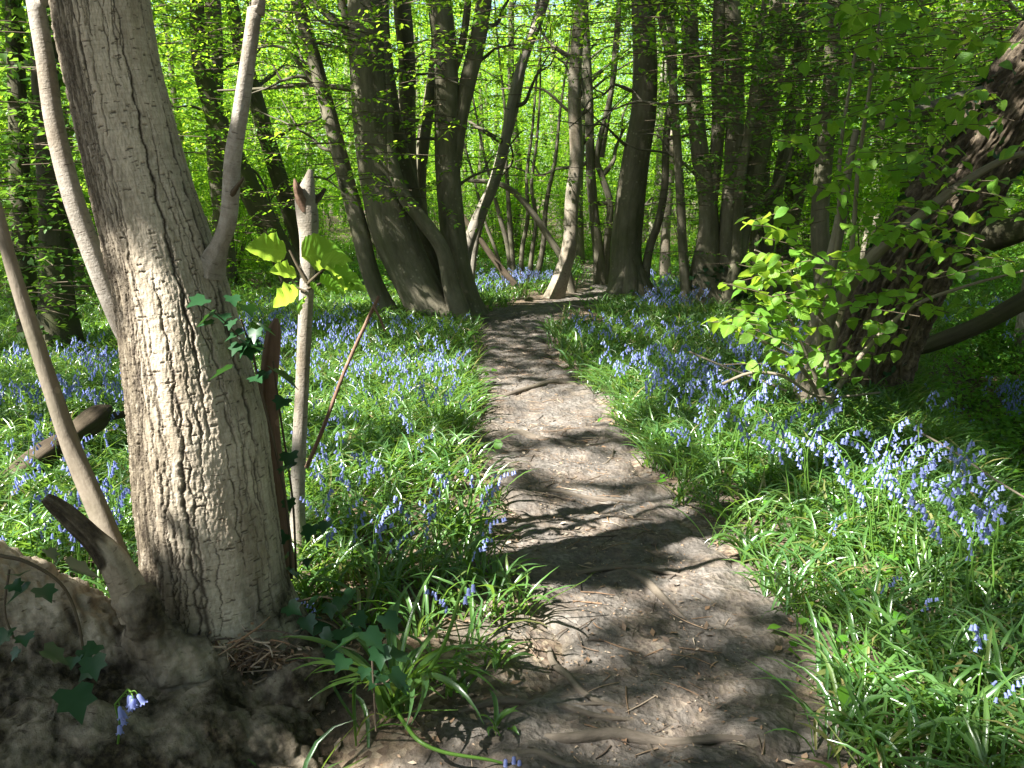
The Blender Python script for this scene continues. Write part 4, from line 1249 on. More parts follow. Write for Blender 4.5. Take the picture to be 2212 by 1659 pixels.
# sight lines to the sun that stay open, and places on the birch that are shaded
CLEAR, SHADE = [], []
for px, py in ((300, 640), (380, 560), (400, 500), (300, 720), (360, 720), (300, 800), (360, 820), (330, 900), (390, 900), (330, 980), (390, 1010), (410, 940), (280, 600), (320, 1040)):
    CLEAR.append((P(px, py, 2.58), .07))
for px, py, Y_, r_ in ((1690, 610, 5.1, .22), (1650, 560, 5.1, .18), (1680, 730, 5.0, .2), (640, 550, 3.36, .09), (710, 585, 3.38, .09), (520, 200, 2.62, .06), (545, 80, 2.6, .06)):
    CLEAR.append((P(px, py, Y_), r_))
for px, py in ((1160, 860), (1100, 870), (1230, 850), (1190, 880), (880, 790), (900, 830), (980, 850), (800, 860), (700, 760)):
    CLEAR.append((PZ(px, py, 0.1), .2))
for px in range(100, 440, 34):
    for py in range(-120, 600, 40):
        if py < (575 if px < 240 else 575 - (px - 240) * 1.05):
            SHADE.append(P(px + rng.uniform(-9, 9), py + rng.uniform(-9, 9), 2.56))
for px in range(285, 480, 40):
    for py in (1075, 1110):
        SHADE.append(P(px + rng.uniform(-9, 9), py, 2.52))
for px in range(-40, 420, 55):
    for py in range(1560, 1740, 50):
        SHADE.append(P(px, py, 2.15))
BIG = []
for x0, x1, y0, y1, Y_, pr_ in ((740, 1060, -40, 640, 10.9, .62), (1330, 1430, -40, 600, 12.4, .65), (1450, 1720, -40, 600, 11.8, .9), (600, 760, 0, 600, 10.9, .6), (0, 200, 100, 640, 8.4, .7), (420, 660, 100, 560, 14.4, .55)):
    for px in range(x0, x1, 42):
        for py in range(y0, y1, 60):
            if rng.random() < pr_ and not (Y_ == 10.9 and px < 790 and 180 < py < 520 and rng.random() < .6):
                BIG.append(P(px + rng.uniform(-15, 15), py + rng.uniform(-20, 20), Y_))
for px in range(1440, 2212, 46):
    for py in range(-40, 560, 64):
        if rng.random() < .7:
            BIG.append(P(px + rng.uniform(-18, 18), py + rng.uniform(-20, 20), 13.5 + rng.uniform(-1, 2)))
for px in range(1800, 2260, 30):
    for py in range(560, 1010, 24):
        if px > 1880 + (py - 860) * .9:
            BIG += [G(px, py)] * 3
for px in range(1880, 2212, 55):
    for py in range(-40, 800, 70):
        if rng.random() < .75:
            SHADE.append(P(px, py, 5.2 + rng.uniform(-.3, .6)))
for px in range(0, 700, 60):
    for py in range(1120, 1640, 70):
        if rng.random() < .8:
            SHADE.append(P(px + rng.uniform(-20, 20), py + rng.uniform(-20, 20), 2.4))
cl_p = np.array([c for c, _ in CLEAR]); cl_r = np.array([r_ for _, r_ in CLEAR])


def is_clear(c, pad):
    w = c - cl_p
    dist = np.linalg.norm(w - (w @ S)[:, None] * S, axis=1)
    return np.any(dist < cl_r + pad)


rg = np.random.default_rng(99)
clumps = []
step = .27
for x in np.arange(-9, 11, step):
    for y in np.arange(-1, 26, step):
        tx, ty = x + rg.uniform(-.5, .5) * step, y + rg.uniform(-.5, .5) * step
        # holes drawn out along the sun's direction
        nz = float(fbm(np.array([tx * .9 - ty * .2]), np.array([ty * 4.2 - tx * 1.0]), 0, 444, 3)[0])
        if .5 + .42 * nz + rg.normal(0, .10) < lit_amount(tx, ty):
            continue
        h = rg.uniform(9, 13) if tx > 2.0 and ty > 8 else rg.uniform(5.2, 9.5)
        c = np.array([tx, ty, 0]) + S * (h / S[2])
        a_, b_, dep = to_px(c)
        if dep > 0 and b_ > -60 and -100 < a_ < 2300:
            need = CAM_H + (dep + 1) * math.tan(R(13.0)) + .5
            c = np.array([tx, ty, 0]) + S * ((max(h, need)) / S[2])
        if is_clear(c, .30):
            continue
        for q in range(4):
            clumps.append(c + rg.normal(0, .07, 3) + S * rg.uniform(-.5, .5))
small = []
for p in SHADE:
    for _ in range(5):
        c = p + S * (rg.uniform(3.6, 5.5)) + rg.normal(0, .03, 3)
        if not is_clear(c, .07):
            small.append(c)
for p in BIG:
    for q in range(3):
        c = p + S * rg.uniform(5.0, 9.0) + rg.normal(0, .08, 3)
        if not is_clear(c, .2):
            clumps.append(c)
clumps, small = np.array(clumps), np.array(small)
# unseen trees added outside the frame to carry the sunward part of that canopy
for nm, lab, x, y, h_ in (('X1', 'leafy tree outside the left edge whose crown shades the path', -7.2, 3.0, 9), ('X2', 'leafy tree outside the left edge whose crown shades the dark trunks', -8.6, 9.5, 10), ('X3', 'leafy tree behind the photographer whose crown shades the foreground', -4.2, -2.5, 9)):
    root = thing('hornbeam_tree', lab, 'tree', (x, y, gz(x, y)))
    mb = MB(); tube(mb, [(x, y, gz(x, y) - .1), (x + .1, y, 3), (x - .1, y + .1, 6), (x, y, h_)], [.2, .15, .12, .05], 20, .2, flute(8, .06, .4))
    part('trunk', mb, M['hornbeam'], root)
    TREES[nm] = [root, np.array([x, y, h_ - 1.5]), None]
keys = [k_ for k_ in TREES if k_ not in ('H', 'Hb', 'L', 'J', 'R3')]
cc = np.array([TREES[k_][1] for k_ in keys])
for arr, L_, n_, ll_ in ((clumps, .42, 20, .09), (small, .20, 14, .06)):
    own = np.argmin(np.linalg.norm((arr[:, None, :2] - cc[None, :, :2]), axis=2), axis=1)
    for j, k_ in enumerate(keys):
        s_ = arr[own == j]
        if not len(s_):
            continue
        if TREES[k_][2] is None:
            TREES[k_][2] = MB()
        sprays(TREES[k_][2], s_, rg.uniform(0, 6.28, len(s_)), L_ * rg.uniform(.8, 1.25, len(s_)), n_, ll_, rg, tilt=.3)
        if arr is clumps:
            for c in s_[::18]:
                tip = cc[j] * [1, 1, 1]
                m_ = c * .8 + tip * .2 + rg.normal(0, .3, 3)
                d = c - m_
                tube(TREES[k_][2], np.array([c - d * 1.0, c - d * .4 + rg.normal(0, .06, 3), c + d * .1]), [.014, .009, .004], 3, .6, cap=False)
for k_ in keys:
    if TREES[k_][2] is not None:
        part('crown', TREES[k_][2], M['canopy_leaf'], TREES[k_][0])  # leaf sprays added along the sun's rays to shape the shade

# ------------------------------------------------------------------ the wood behind
def proto_tree(kind, seed):
    rg = np.random.default_rng(seed)
    root = thing('woodland_tree', '', 'tree')
    H = rg.uniform(9, 11)
    mat = {'straight': M['slim'], 'pale': M['grey'], 'coppice': M['slim'], 'birch': M['birch_far']}[kind]
    n_st = rg.integers(3, 6) if kind == 'coppice' else 1
    axes = []
    for s_ in range(n_st):
        a = rg.uniform(0, 6.28); le = rg.uniform(.1, .3) if n_st > 1 else rg.uniform(0, .1)
        z = np.array([-.15, .8, 2.2, 4, 6, 8, H])
        off = le * np.maximum(z, 0) ** .9
        r0 = rg.uniform(.05, .1) if n_st > 1 else rg.uniform(.09, .15)
        pts = np.stack([np.cos(a) * (off + .1 * (n_st > 1)) + rg.normal(0, .08, 7) * (z > 0), np.sin(a) * (off + .1 * (n_st > 1)) + rg.normal(0, .08, 7) * (z > 0), z], -1)
        mb = MB(); tube(mb, pts, r0 * np.array([1.4, 1.05, 1, .9, .75, .5, .2]), 10, .4, flute(seed + s_, .06, .3))
        for _ in range(9 if n_st == 1 else 5):
            zz = rg.uniform(1.6, 8); b = rg.uniform(0, 6.28); ln = rg.uniform(1, 2.4)
            p = np.array([np.interp(zz, z, pts[:, q]) for q in range(3)])
            dd = np.array([np.cos(b), np.sin(b), rg.uniform(.2, .8)])
            tube(mb, np.array([p, p + dd * ln * .5, p + dd * ln + [0, 0, -.12 * ln]]), [r0 * .3, r0 * .2, .006], 4, .5, cap=False)
        part('trunk', mb, mat, root)
        axes.append((z, pts))
    mb = MB()
    n = 1500
    k_ = rg.integers(0, n_st, n)
    zz = np.where(rg.random(n) < .85, rg.uniform(1.2, 7.0, n), rg.uniform(6, H, n))
    rr = np.sqrt(rg.uniform(.03, 1, n)) * np.interp(zz, [1, 2.5, 5, 8, 11], [1.2, 2.2, 2.6, 2.1, .8])
    b = rg.uniform(0, 6.28, n)
    c = np.array([[np.interp(z_, axes[q][0], axes[q][1][:, 0]), np.interp(z_, axes[q][0], axes[q][1][:, 1]), z_] for q, z_ in zip(k_, zz)])
    c[:, 0] += np.cos(b) * rr; c[:, 1] += np.sin(b) * rr
    # clumps and gaps
    keep = noise(c[:, 0] * .9, c[:, 1] * .9, c[:, 2] * 1.9, seed) > -.2
    c, b = c[keep], b[keep]
    sprays(mb, c, b + rg.normal(0, .5, len(c)), rg.uniform(.5, .9, len(c)), 14, .085, rg, tilt=.38)
    part('crown', mb, M['leaf_far'], root)
    return root


protos = {'straight': [proto_tree('straight', s_) for s_ in (1, 2)], 'pale': [proto_tree('pale', s_) for s_ in (3, 4)], 'coppice': [proto_tree('coppice', s_) for s_ in (5, 6, 7)], 'birch': [proto_tree('birch', 8)]}
LABELS = {
    ('straight', 0): 'straight dark trunk among bright leaves in the far wood on the left', ('straight', 1): 'straight dark trunk among bright leaves in the far wood beyond the path', ('straight', 2): 'straight dark trunk among the shaded leaves of the far wood on the right',
    ('pale', 0): 'straight pale grey trunk among bright leaves in the far wood on the left', ('pale', 1): 'straight pale grey trunk among bright leaves in the far wood beyond the path', ('pale', 2): 'straight pale grey trunk among the shaded leaves of the far wood on the right',
    ('coppice', 0): 'several thin stems fanning from one foot in the far wood on the left', ('coppice', 1): 'several thin stems fanning from one foot in the far wood beyond the path', ('coppice', 2): 'several thin stems fanning from one foot in the far wood on the right',
    ('birch', 0): 'slim white-barked birch among bright leaves in the far wood on the left', ('birch', 1): 'slim white-barked birch among bright leaves in the far wood beyond the path', ('birch', 2): 'slim white-barked birch among the shaded leaves of the far wood on the right'}
used = set()
rg = np.random.default_rng(17)
spots = []
y = 16.0
while y < 50:
    x = -(.62 * y + 3)
    while x < .62 * y + 4:
        spots.append((x + rg.uniform(-1, 1), y + rg.uniform(-1.1, 1.1)))
        x += 3.4 + .05 * y
    y += 3.0
for x, y in [(5.6, 9.5), (7.5, 11.5), (8.0, 8.0), (6.0, 13.5), (9.2, 13.8), (3.9, 14.2), (-8.6, 12.5), (-6.4, 13.2)] + spots:
    if 16 > y > 14.2 and -3 < x < 3:
        continue
    if y < 19 and abs(x) < 3.0 and y > 14.5:
        continue
    kd = rg.choice(['straight', 'pale', 'coppice', 'birch'], p=[.42, .22, .26, .1])
    pr = protos[kd][rg.integers(0, len(protos[kd]))]
    o = pr if pr.name not in used else copy_tree(pr)
    used.add(pr.name); used.add(o.name)
    o.location = (x, y, gz(x, y)); o.rotation_euler = (0, 0, rg.uniform(0, 6.28)); sc_ = rg.uniform(.85, 1.15); o.scale = (sc_, sc_, sc_)
    a_, _, _ = to_px(np.array([x, y, 1.5]))
    zone = 0 if a_ < 900 else (1 if a_ < 1420 else 2)
    tag(o, LABELS[(kd, zone)], 'tree', ['trees of the far wood on the left', 'trees of the far wood beyond the path', 'trees of the far wood on the right'][zone] + {'straight': ' with dark trunks', 'pale': ' with pale trunks', 'coppice': ' with many stems', 'birch': ' with white bark'}[kd])
# the wood goes on behind and beside the photographer and keeps the open sky off the foreground
near_crowns = {}
for x, y in [(5.5, 2.5), (7.5, 5.0), (6.0, -1.0), (9.5, 1.0), (4.0, -4.5), (8.0, -5.0), (0.5, -5.5), (-2.5, -9.0), (2.5, -9.5), (6.5, -10), (-6.5, -11), (11, -2), (11.5, 5.5), (0, -13.5), (-12, -9), (-13.5, -3), (-15, 2.5), (-15.5, 8), (13, 9.5), (3.2, -1.6)]:
    pr = protos['straight' if rg.random() < .6 else 'coppice'][rg.integers(0, 2)]
    if pr.name not in used:
        continue
    o = copy_tree(pr)
    for ch in o.children:
        if ch.name.startswith('crown'):
            if ch.data.name not in near_crowns:
                me = ch.data.copy()
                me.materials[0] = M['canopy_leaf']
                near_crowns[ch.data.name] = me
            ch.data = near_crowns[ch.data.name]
    o.location = (x, y, gz(x, y)); o.rotation_euler = (0, 0, rg.uniform(0, 6.28)); o.scale = (1.25, 1.25, 1.2)
    tag(o, 'leafy tree of the same wood standing outside the frame around the photographer', 'tree', 'trees around the photographer')
for k_ in protos:
    for pr in protos[k_]:
        if pr.name not in used:
            for ch in list(pr.children):
                bpy.data.objects.remove(ch)
            bpy.data.objects.remove(pr)


def shrub_proto(seed):
    rg = np.random.default_rng(seed)
    root = thing('understorey_shrub', '', 'shrub')
    mb, mt = MB(), MB()
    n = 260
    z = rg.uniform(.15, 2.4, n); rr = np.sqrt(rg.random(n)) * np.interp(z, [0, 1, 2.4], [.9, 1.3, .7]); b = rg.uniform(0, 6.28, n)
    sprays(mb, np.stack([np.cos(b) * rr, np.sin(b) * rr, z], -1), b, rg.uniform(.35, .6, n), 12, .075, rg, tilt=.45)
    for _ in range(9):
        a = rg.uniform(0, 6.28); q = rg.uniform(.3, 1)
        tube(mt, np.array([[0, 0, -.1], [np.cos(a) * q * .4, np.sin(a) * q * .4, 1.0], [np.cos(a) * q, np.sin(a) * q, 2.3]]), [.02, .014, .005], 5, .3, cap=False)
    part('stems', mt, M['slim'], root)
    part('foliage', mb, M['leaf_far'], root)
    return root


sp = [shrub_proto(s_) for s_ in (31, 32, 33)]
used = set()
for _ in range(58):
    y = rg.uniform(16.5, 27)
    x = rg.uniform(-.62 * y - 1, .62 * y + 1)
    if y < 20 and -2.5 < x < 3.4:
        continue
    pr = sp[rg.integers(0, 3)]
    o = pr if pr.name not in used else copy_tree(pr)
    used.add(pr.name)
    o.location = (x, y, gz(x, y)); o.rotation_euler = (0, 0, rg.uniform(0, 6.28)); s_ = rg.uniform(.6, 1.25); o.scale = (s_, s_, s_)
    a_, _, _ = to_px(np.array([x, y, 1.0]))
    zone = 0 if a_ < 900 else (1 if a_ < 1420 else 2)
    tag(o, ['low leafy shrub between the far trunks on the left', 'low leafy shrub between the far trunks beyond the path', 'low leafy shrub between the far trunks on the right'][zone], 'shrub', ['shrubs of the far wood on the left', 'shrubs of the far wood beyond the path', 'shrubs of the far wood on the right'][zone])

mb = MB()
n = 9000
yy = rg.uniform(50, 74, n); xx = rg.uniform(-.75, .75, n) * yy; zz = rg.uniform(.2, 1, n) ** .8 * 17 + height(xx, yy)
keep = noise(xx * .25, yy * .25, zz * .25, 3) > -.45
sprays(mb, np.stack([xx, yy, zz], -1)[keep], rg.uniform(0, 6.28, keep.sum()), 1.5, 12, .26, rg, tilt=.5)
for _ in range(70):
    y = rg.uniform(50, 62); x = rg.uniform(-.7, .7) * y
    tube(mb, [(x, y, gz(x, y) - .2), (x + rg.normal(0, .4), y, 6), (x + rg.normal(0, .8), y, 15)], [.2, .15, .06], 6, 1.5)
tag(link('far_woodland', mb.mesh('far_woodland', M['leaf_far'])), 'mass of leaves closing the view behind the last trunks', kind='stuff')

# ------------------------------------------------------------------ ground cover
def verge_density(x, y):
    d = np.abs(x - path_c(y)) / np.maximum(path_w(y), .2)
    v = np.clip((d - np.where((x < path_c(y)) & (y < 6), 1.08, .94)) / .3, 0, 1)
    v = np.where(y > 22, 1, v)
    v = np.where((y > 10.5) & (y < 17) & (d < 2.2), v * .12, v)
    v = v * np.clip(.95 + .7 * fbm(x * .9, y * .9, 0, 66, 3), .25, 1)
    stool = ((x + 1.15) / .75) ** 2 + ((y - 2.55) / .42) ** 2
    v = np.where(stool < 1, 0, v)
    v = np.where((x < 0.2) & (x > -1.2), v * np.clip((y - 1.9) / .9, .2, 1), v)
    e = x - np.interp(y, [1, 3.35, 6.9, 9.5, 12], [1.9, 2.15, 3.0, 4.6, 7.0])
    v = np.where((e > .15) & (y < 9), v * .3, v)
    return v


def cover_points(n, y0, y1, rg, xw=.64):
    y = np.sqrt(rg.uniform(y0 ** 2, y1 ** 2, n))
    x = rg.uniform(-1, 1, n) * (y * xw + .5)
    k_ = rg.random(n) < verge_density(x, y)
    return x[k_], y[k_]


rg = np.random.default_rng(202)
mb = MB()
x, y = cover_points(9500, 1.9, 7.5, rg)
for rep in range(7):
    jx, jy = x + rg.normal(0, .02, len(x)), y + rg.normal(0, .02, len(x))
    blades(mb, np.stack([jx, jy, height(x, y) - .01], -1), rg.uniform(0, 6.28, len(x)), rg.uniform(.16, .34, len(x)), rg.uniform(.008, .015, len(x)), rg.uniform(.15, .7, len(x)), rg.uniform(1.3, 2.3, len(x)), 6, rg)
x, y = cover_points(9500, 7.5, 14, rg)
for rep in range(6):
    blades(mb, np.stack([x + rg.normal(0, .03, len(x)), y + rg.normal(0, .03, len(x)), height(x, y) - .01], -1), rg.uniform(0, 6.28, len(x)), rg.uniform(.16, .32, len(x)), rg.uniform(.010, .018, len(x)), rg.uniform(.15, .7, len(x)), rg.uniform(1.2, 2.1, len(x)), 4, rg)
x, y = cover_points(7000, 14, 26, rg)
for rep in range(4):
    blades(mb, np.stack([x + rg.normal(0, .05, len(x)), y + rg.normal(0, .05, len(x)), height(x, y) - .01], -1), rg.uniform(0, 6.28, len(x)), rg.uniform(.2, .34, len(x)), rg.uniform(.018, .03, len(x)), rg.uniform(.15, .7, len(x)), rg.uniform(1.1, 1.9, len(x)), 3, rg)
tag(link('bluebell_leaves', mb.mesh('bluebell_leaves', M['strap'])), 'carpet of strap-shaped bluebell leaves on both sides of the path', kind='stuff')

mb = MB()
x, y = cover_points(5200, 2.2, 12, rg)
s_ = fbm(x * 1.1, y * 1.1, 0, 91) > -.15
x, y = x[s_], y[s_]
for rep in range(3):
    m_ = len(x)
    scatter(mb, hz_small, np.stack([x + rg.normal(0, .05, m_), y + rg.normal(0, .05, m_), height(x, y) + rg.uniform(.02, .14, m_)], -1), rg.uniform(0, 6.28, m_), rg.normal(-.1, .35, m_), rg.normal(0, .35, m_), rg.uniform(.03, .07, m_))
x, y = cover_points(9000, 12, 30, rg)
sprays(mb, np.stack([x, y, height(x, y) + rg.uniform(.05, .3, len(x))], -1), rg.uniform(0, 6.28, len(x)), .35, 8, .08, rg, tilt=.4)
n = 2600
y = rg.uniform(3.2, 10.5, n); x = np.interp(y, [1, 3.35, 6.9, 9.5, 12], [1.9, 2.15, 3.0, 4.6, 7.0]) + rg.uniform(.2, 3.2, n)
sprays(mb, np.stack([x, y, height(x, y) + rg.uniform(.04, .3, n)], -1), rg.uniform(0, 6.28, n), .3, 8, .06, rg, tilt=.4)
tag(link('ground_herbs', mb.mesh('ground_herbs', M['herb'])), 'low green herbs between the bluebell leaves', kind='stuff')

# dry leaves, chips and twigs
mb = MB()
n = 15000
y = np.sqrt(rg.uniform(1.7 ** 2, 14 ** 2, n)); y = np.where(rg.random(n) < .45, rg.uniform(1.9, 6, n), y)
x = path_c(y) + rg.normal(0, 1.0, n) * path_w(y) * 1.1
sz = rg.uniform(.004, .016, n) * np.where(rg.random(n) < .07, 2.8, 1)
chip = (np.array([(0, 0, 0), (.4, .24, .10), (1, 0, .04), (.45, -.22, .09)]), np.array([(0, 3, 2), (0, 2, 1)]), np.array([(0, .5), (.5, 1), (1, .5), (.5, .01)]))


def path_top(x, y):
    u_ = np.clip(np.abs(x - path_c(y)) / path_w(y), 0, 1)
    return height(x, y) + np.where(u_ < 1, .034 - .085 * u_ ** 7 + path_rel(x, y, u_), 0)


scatter(mb, chip, np.stack([x, y, path_top(x, y) + .003], -1), rg.uniform(0, 6.28, n), rg.normal(0, .22, n), rg.normal(0, .3, n), sz, True)
for _ in range(420):
    y0 = rg.uniform(1.9, 9); x0 = path_c(y0) + rg.normal(0, .9) * path_w(y0)
    a, ln = rg.uniform(0, 6.28), rg.uniform(.03, .16)
    q = np.array([[x0, y0], [x0 + np.cos(a) * ln / 2 + rg.normal(0, .005), y0 + np.sin(a) * ln / 2], [x0 + np.cos(a) * ln, y0 + np.sin(a) * ln]])
    tube(mb, np.column_stack([q, path_top(q[:, 0], q[:, 1]) + .004]), np.array([.0022, .002, .001]) * rg.uniform(.6, 1.6), 4, .1, cap=False)
tag(link('leaf_litter', mb.mesh('leaf_litter', M['litter'])), 'dry leaf fragments and twigs strewn over the path', kind='stuff')
mb = MB()
n = 9000
y = np.sqrt(rg.uniform(1.7 ** 2, 10 ** 2, n)); x = rg.uniform(-1, 1, n) * (y * .62 + .4)
ok = ~on_path(x, y, .9)
x, y = x[ok], y[ok]
scatter(mb, chip, np.stack([x, y, height(x, y) + .014], -1), rg.uniform(0, 6.28, len(x)), rg.normal(0, .3, len(x)), rg.normal(0, .4, len(x)), rg.uniform(.012, .05, len(x)), True)
tag(link('dead_leaves', mb.mesh('dead_leaves', M['litter'])), 'old brown leaves lying under the plants of the verge', kind='stuff')
# rubbish caught in the hollow of the stool
mb = MB()
n = 420
px, py = rg.normal(545, 62, n), rg.normal(1418, 22, n)
pos = np.array([P(a, b, 2.49 - (b - 1400) * .0008) for a, b in zip(px, py)])
scatter(mb, chip, pos, rg.uniform(0, 6.28, n), rg.normal(0, .5, n), rg.normal(0, .5, n), rg.uniform(.01, .035, n), True)
for _ in range(60):
    c = P(rg.normal(540, 60), rg.normal(1415, 20), 2.47); a = rg.uniform(0, 6.28); ln = rg.uniform(.05, .16)
    d = np.array([np.cos(a), np.sin(a) * .6, rg.normal(0, .25)]) * ln
    tube(mb, np.array([c - d * .5, c + rg.normal(0, .008, 3), c + d * .5]), [.003, .003, .0015], 5, .1, cap=False)
tag(link('debris', mb.mesh('debris', M['litter'])), 'twigs and dead leaves caught in the hollow at the foot of the birch', kind='stuff')

# ------------------------------------------------------------------ roots across the path
ROOTS = [
    ('thick knobbly root crossing the bottom of the path', [(1020, 1600, 40), (1120, 1585, 46), (1220, 1598, 48), (1330, 1590, 50), (1440, 1600, 40), (1560, 1595, 30), (1680, 1605, 18)], [[(1130, 1590, 26), (1110, 1625, 22), (1100, 1655, 16)], [(1400, 1600, 22), (1420, 1635, 16), (1480, 1655, 10)]]),
    ('curved root running from the strap-leaved clump to the path', [(990, 1540, 26), (1090, 1520, 32), (1170, 1518, 34), (1220, 1530, 30), (1290, 1545, 24), (1370, 1548, 14)], [[(1200, 1525, 20), (1260, 1520, 14), (1330, 1515, 9)]]),
    ('forked root at the left edge of the near path', [(1185, 1385, 24), (1195, 1430, 28), (1225, 1460, 28), (1255, 1490, 30), (1300, 1515, 22), (1370, 1525, 14)], [[(1250, 1490, 20), (1200, 1512, 14), (1150, 1520, 9)]]),
    ('root bent like a hook across the middle of the path', [(1180, 1256, 14), (1260, 1240, 20), (1330, 1228, 22), (1400, 1228, 20), (1480, 1236, 14), (1560, 1245, 8)], [[(1350, 1232, 30), (1400, 1262, 34), (1450, 1300, 26), (1490, 1330, 14)]]),
    ('smooth root along the upper edge of the bright sunny patch', [(1040, 862, 12), (1100, 852, 18), (1150, 840, 22), (1200, 828, 24), (1240, 832, 18), (1270, 850, 9)], []),
    ('grey root bulging at the left side of the path beyond the hooked root', [(1070, 955, 16), (1110, 946, 24), (1160, 950, 26), (1210, 965, 20), (1260, 975, 10)], []),
    ('low root showing across the path where it narrows', [(1110, 1080, 8), (1180, 1068, 16), (1260, 1075, 20), (1340, 1082, 16), (1430, 1080, 10)], []),
    ('half-buried root at the very bottom of the path', [(1050, 1640, 24), (1150, 1640, 30), (1230, 1655, 28), (1320, 1650, 18), (1400, 1662, 10)], []),
]
for lab, main, forks in ROOTS:
    def rp(px, f):
        pts, rad = [], []
        n = len(px)
        for j, (a, b, w) in enumerate(px):
            p = PZ(a, b, 0.0)
            z = float(path_top(np.array([p[0]]), np.array([p[1]]))[0])
            r_ = wr(w, p) * .55
            sink = .75 if j in (0, n - 1) else -.35
            pts.append([p[0], p[1], z - r_ * sink]); rad.append(r_)
        return np.array(pts), np.array(rad)
    pts, rad = rp(main, 0)
    t = thing('exposed_root', lab, 'tree root', pts[len(pts) // 2])
    mb = MB(); tube(mb, pts, rad, 16, .015, flute(int(main[0][0]), .16)); part('root', mb, M['root'], t)
    for fk in forks:
        pts, rad = rp(fk, 1)
        mb = MB(); tube(mb, pts, rad, 12, .015, flute(int(fk[0][0]), .16)); part('rootlet', mb, M['root'], t)
t = thing('twig', 'crooked little dead twig lying on the middle of the path', 'stick', G(1310, 1000))
pp = [G(a, b) for a, b in ((1285, 1020), (1305, 1012), (1320, 1000), (1325, 985))]
mb = MB(); tube(mb, np.array(pp) + [[0, 0, .02], [0, 0, .025], [0, 0, .03], [0, 0, .045]], [.005, .007, .008, .007], 8, .01, flute(4, .15)); part('stem', mb, M['root'], t)

# arching bare bramble stems in front of the hazel
for lab, px in (('pale bare stem arching over the bluebells left of the leaning trunk', [(1560, 830, 6, 5.2), (1620, 806, 7, 5.2), (1690, 812, 7, 5.2), (1750, 850, 6, 5.2), (1800, 858, 5, 5.3), (1900, 848, 5, 5.5)]),
                ('thin pale stem slanting down across the dark ditch at the right', [(1980, 930, 4, 4.4), (2060, 975, 5, 4.2), (2140, 1030, 5, 4.0), (2230, 1085, 5, 3.8)]),
                ('dry bent stem sticking up from the bluebells right of the path', [(1490, 760, 4, 6.4), (1560, 790, 5, 6.2), (1640, 820, 5, 6.0), (1700, 845, 5, 5.9)])):
    p0 = P(*px[0][:2], px[0][3])
    t = thing('bare_stem', lab, 'stem', (p0[0], p0[1], gz(p0[0], p0[1])))
    limb(px, 5, M['hazel'], 'stem', t, 7, .05, .05)

# ------------------------------------------------------------------ bluebells
def bell(r, L, hi):
    n = 12 if hi else 6
    th = np.linspace(0, 2 * np.pi, n + 1)[:-1]
    if hi:
        rings = [(0, .35), (-.12, .8), (-.5, .92), (-.78, 1.0), (-.95, 1.45), (-.86, 1.8)]
    else:
        rings = [(0, .4), (-.3, .95), (-1, 1.5)]
    V = []
    for j, (z, q) in enumerate(rings):
        qq = np.full(n, q)
        zz = np.full(n, z)
        if hi and j >= 4:
            gap = np.arange(n) % 2 == 1
            qq = np.where(gap, 1.05, qq); zz = np.where(gap, -.8, zz)
        V.append(np.stack([np.cos(th) * qq * r, np.sin(th) * qq * r, zz * L], -1))
    V = np.concatenate(V)
    i = np.arange(len(rings) - 1)[:, None] * n; j = np.arange(n)[None]
    q = np.stack([i + j, i + (j + 1) % n, i + n + (j + 1) % n, i + n + j], -1).reshape(-1, 4)
    return V, q


def gen_bluebell(seed, hi, nb=None, H=.40):
    """returns stem (v, q) and a list of flowers (v, q), stem foot at the origin, nodding towards +x"""
    rg = np.random.default_rng(seed)
    nb = nb or rg.integers(6, 11)
    s_ = np.linspace(0, 1, 9 if hi else 5)
    lean = rg.uniform(.0, .12)
    cx_ = H * (lean * s_ + .16 * np.clip((s_ - .62) / .38, 0, 1) ** 2)
    cz = H * (s_ - .10 * np.clip((s_ - .72) / .28, 0, 1) ** 2.2)
    C = np.stack([cx_, rg.normal(0, .004, len(s_)), cz], -1)
    sm = MB()
    tube(sm, C, .0032 - .0018 * s_, 6 if hi else 3, .02, cap=False, resample=False)
    fl = []
    for k_ in range(nb):
        f = .66 + .34 * (k_ + .5) / nb
        p = np.array([np.interp(f, s_, C[:, q]) for q in range(3)])
        a = rg.normal(0, .9)
        out = np.array([np.cos(a), np.sin(a), 0]) * rg.uniform(.010, .022)
        V, q = bell(.0043 * rg.uniform(.85, 1.2), .020 * rg.uniform(.8, 1.15), hi)
        ti = rg.uniform(.1, .6)
        ca, sa = np.cos(a), np.sin(a)
        ct, st = np.cos(-ti), np.sin(-ti)
        Rz = np.array([[ca, -sa, 0], [sa, ca, 0], [0, 0, 1]]); Ry = np.array([[ct, 0, st], [0, 1, 0], [-st, 0, ct]])
        V = V @ (Rz @ Ry).T + p + out + [0, 0, -.003]
        fl.append((V, q))
        tube(sm, np.array([p, p + out * .6 + [0, 0, .003], p + out + [0, 0, -.003]]), [.001, .001, .001], 3, .1, cap=False)
    return sm, fl


def bell_proto(seed, mode):
    sm, fl = gen_bluebell(seed, mode != 'lo')
    root = thing('bluebell', '', 'bluebell')
    part('stem', sm, M['stalk'], root)
    if mode == 'hi':
        for V, q in fl:
            mb = MB().add(V, q=q); part('flower', mb, M['bell'], root)
    else:
        mb = MB()
        for V, q in fl: mb.add(V, q=q)
        part('flower_head', mb, M['bell'], root)
    return root


BP = {'hi': [bell_proto(s_, 'hi') for s_ in range(400, 405)], 'mid': [bell_proto(s_, 'mid') for s_ in range(410, 418)]}
used = set()
n_bell = 0


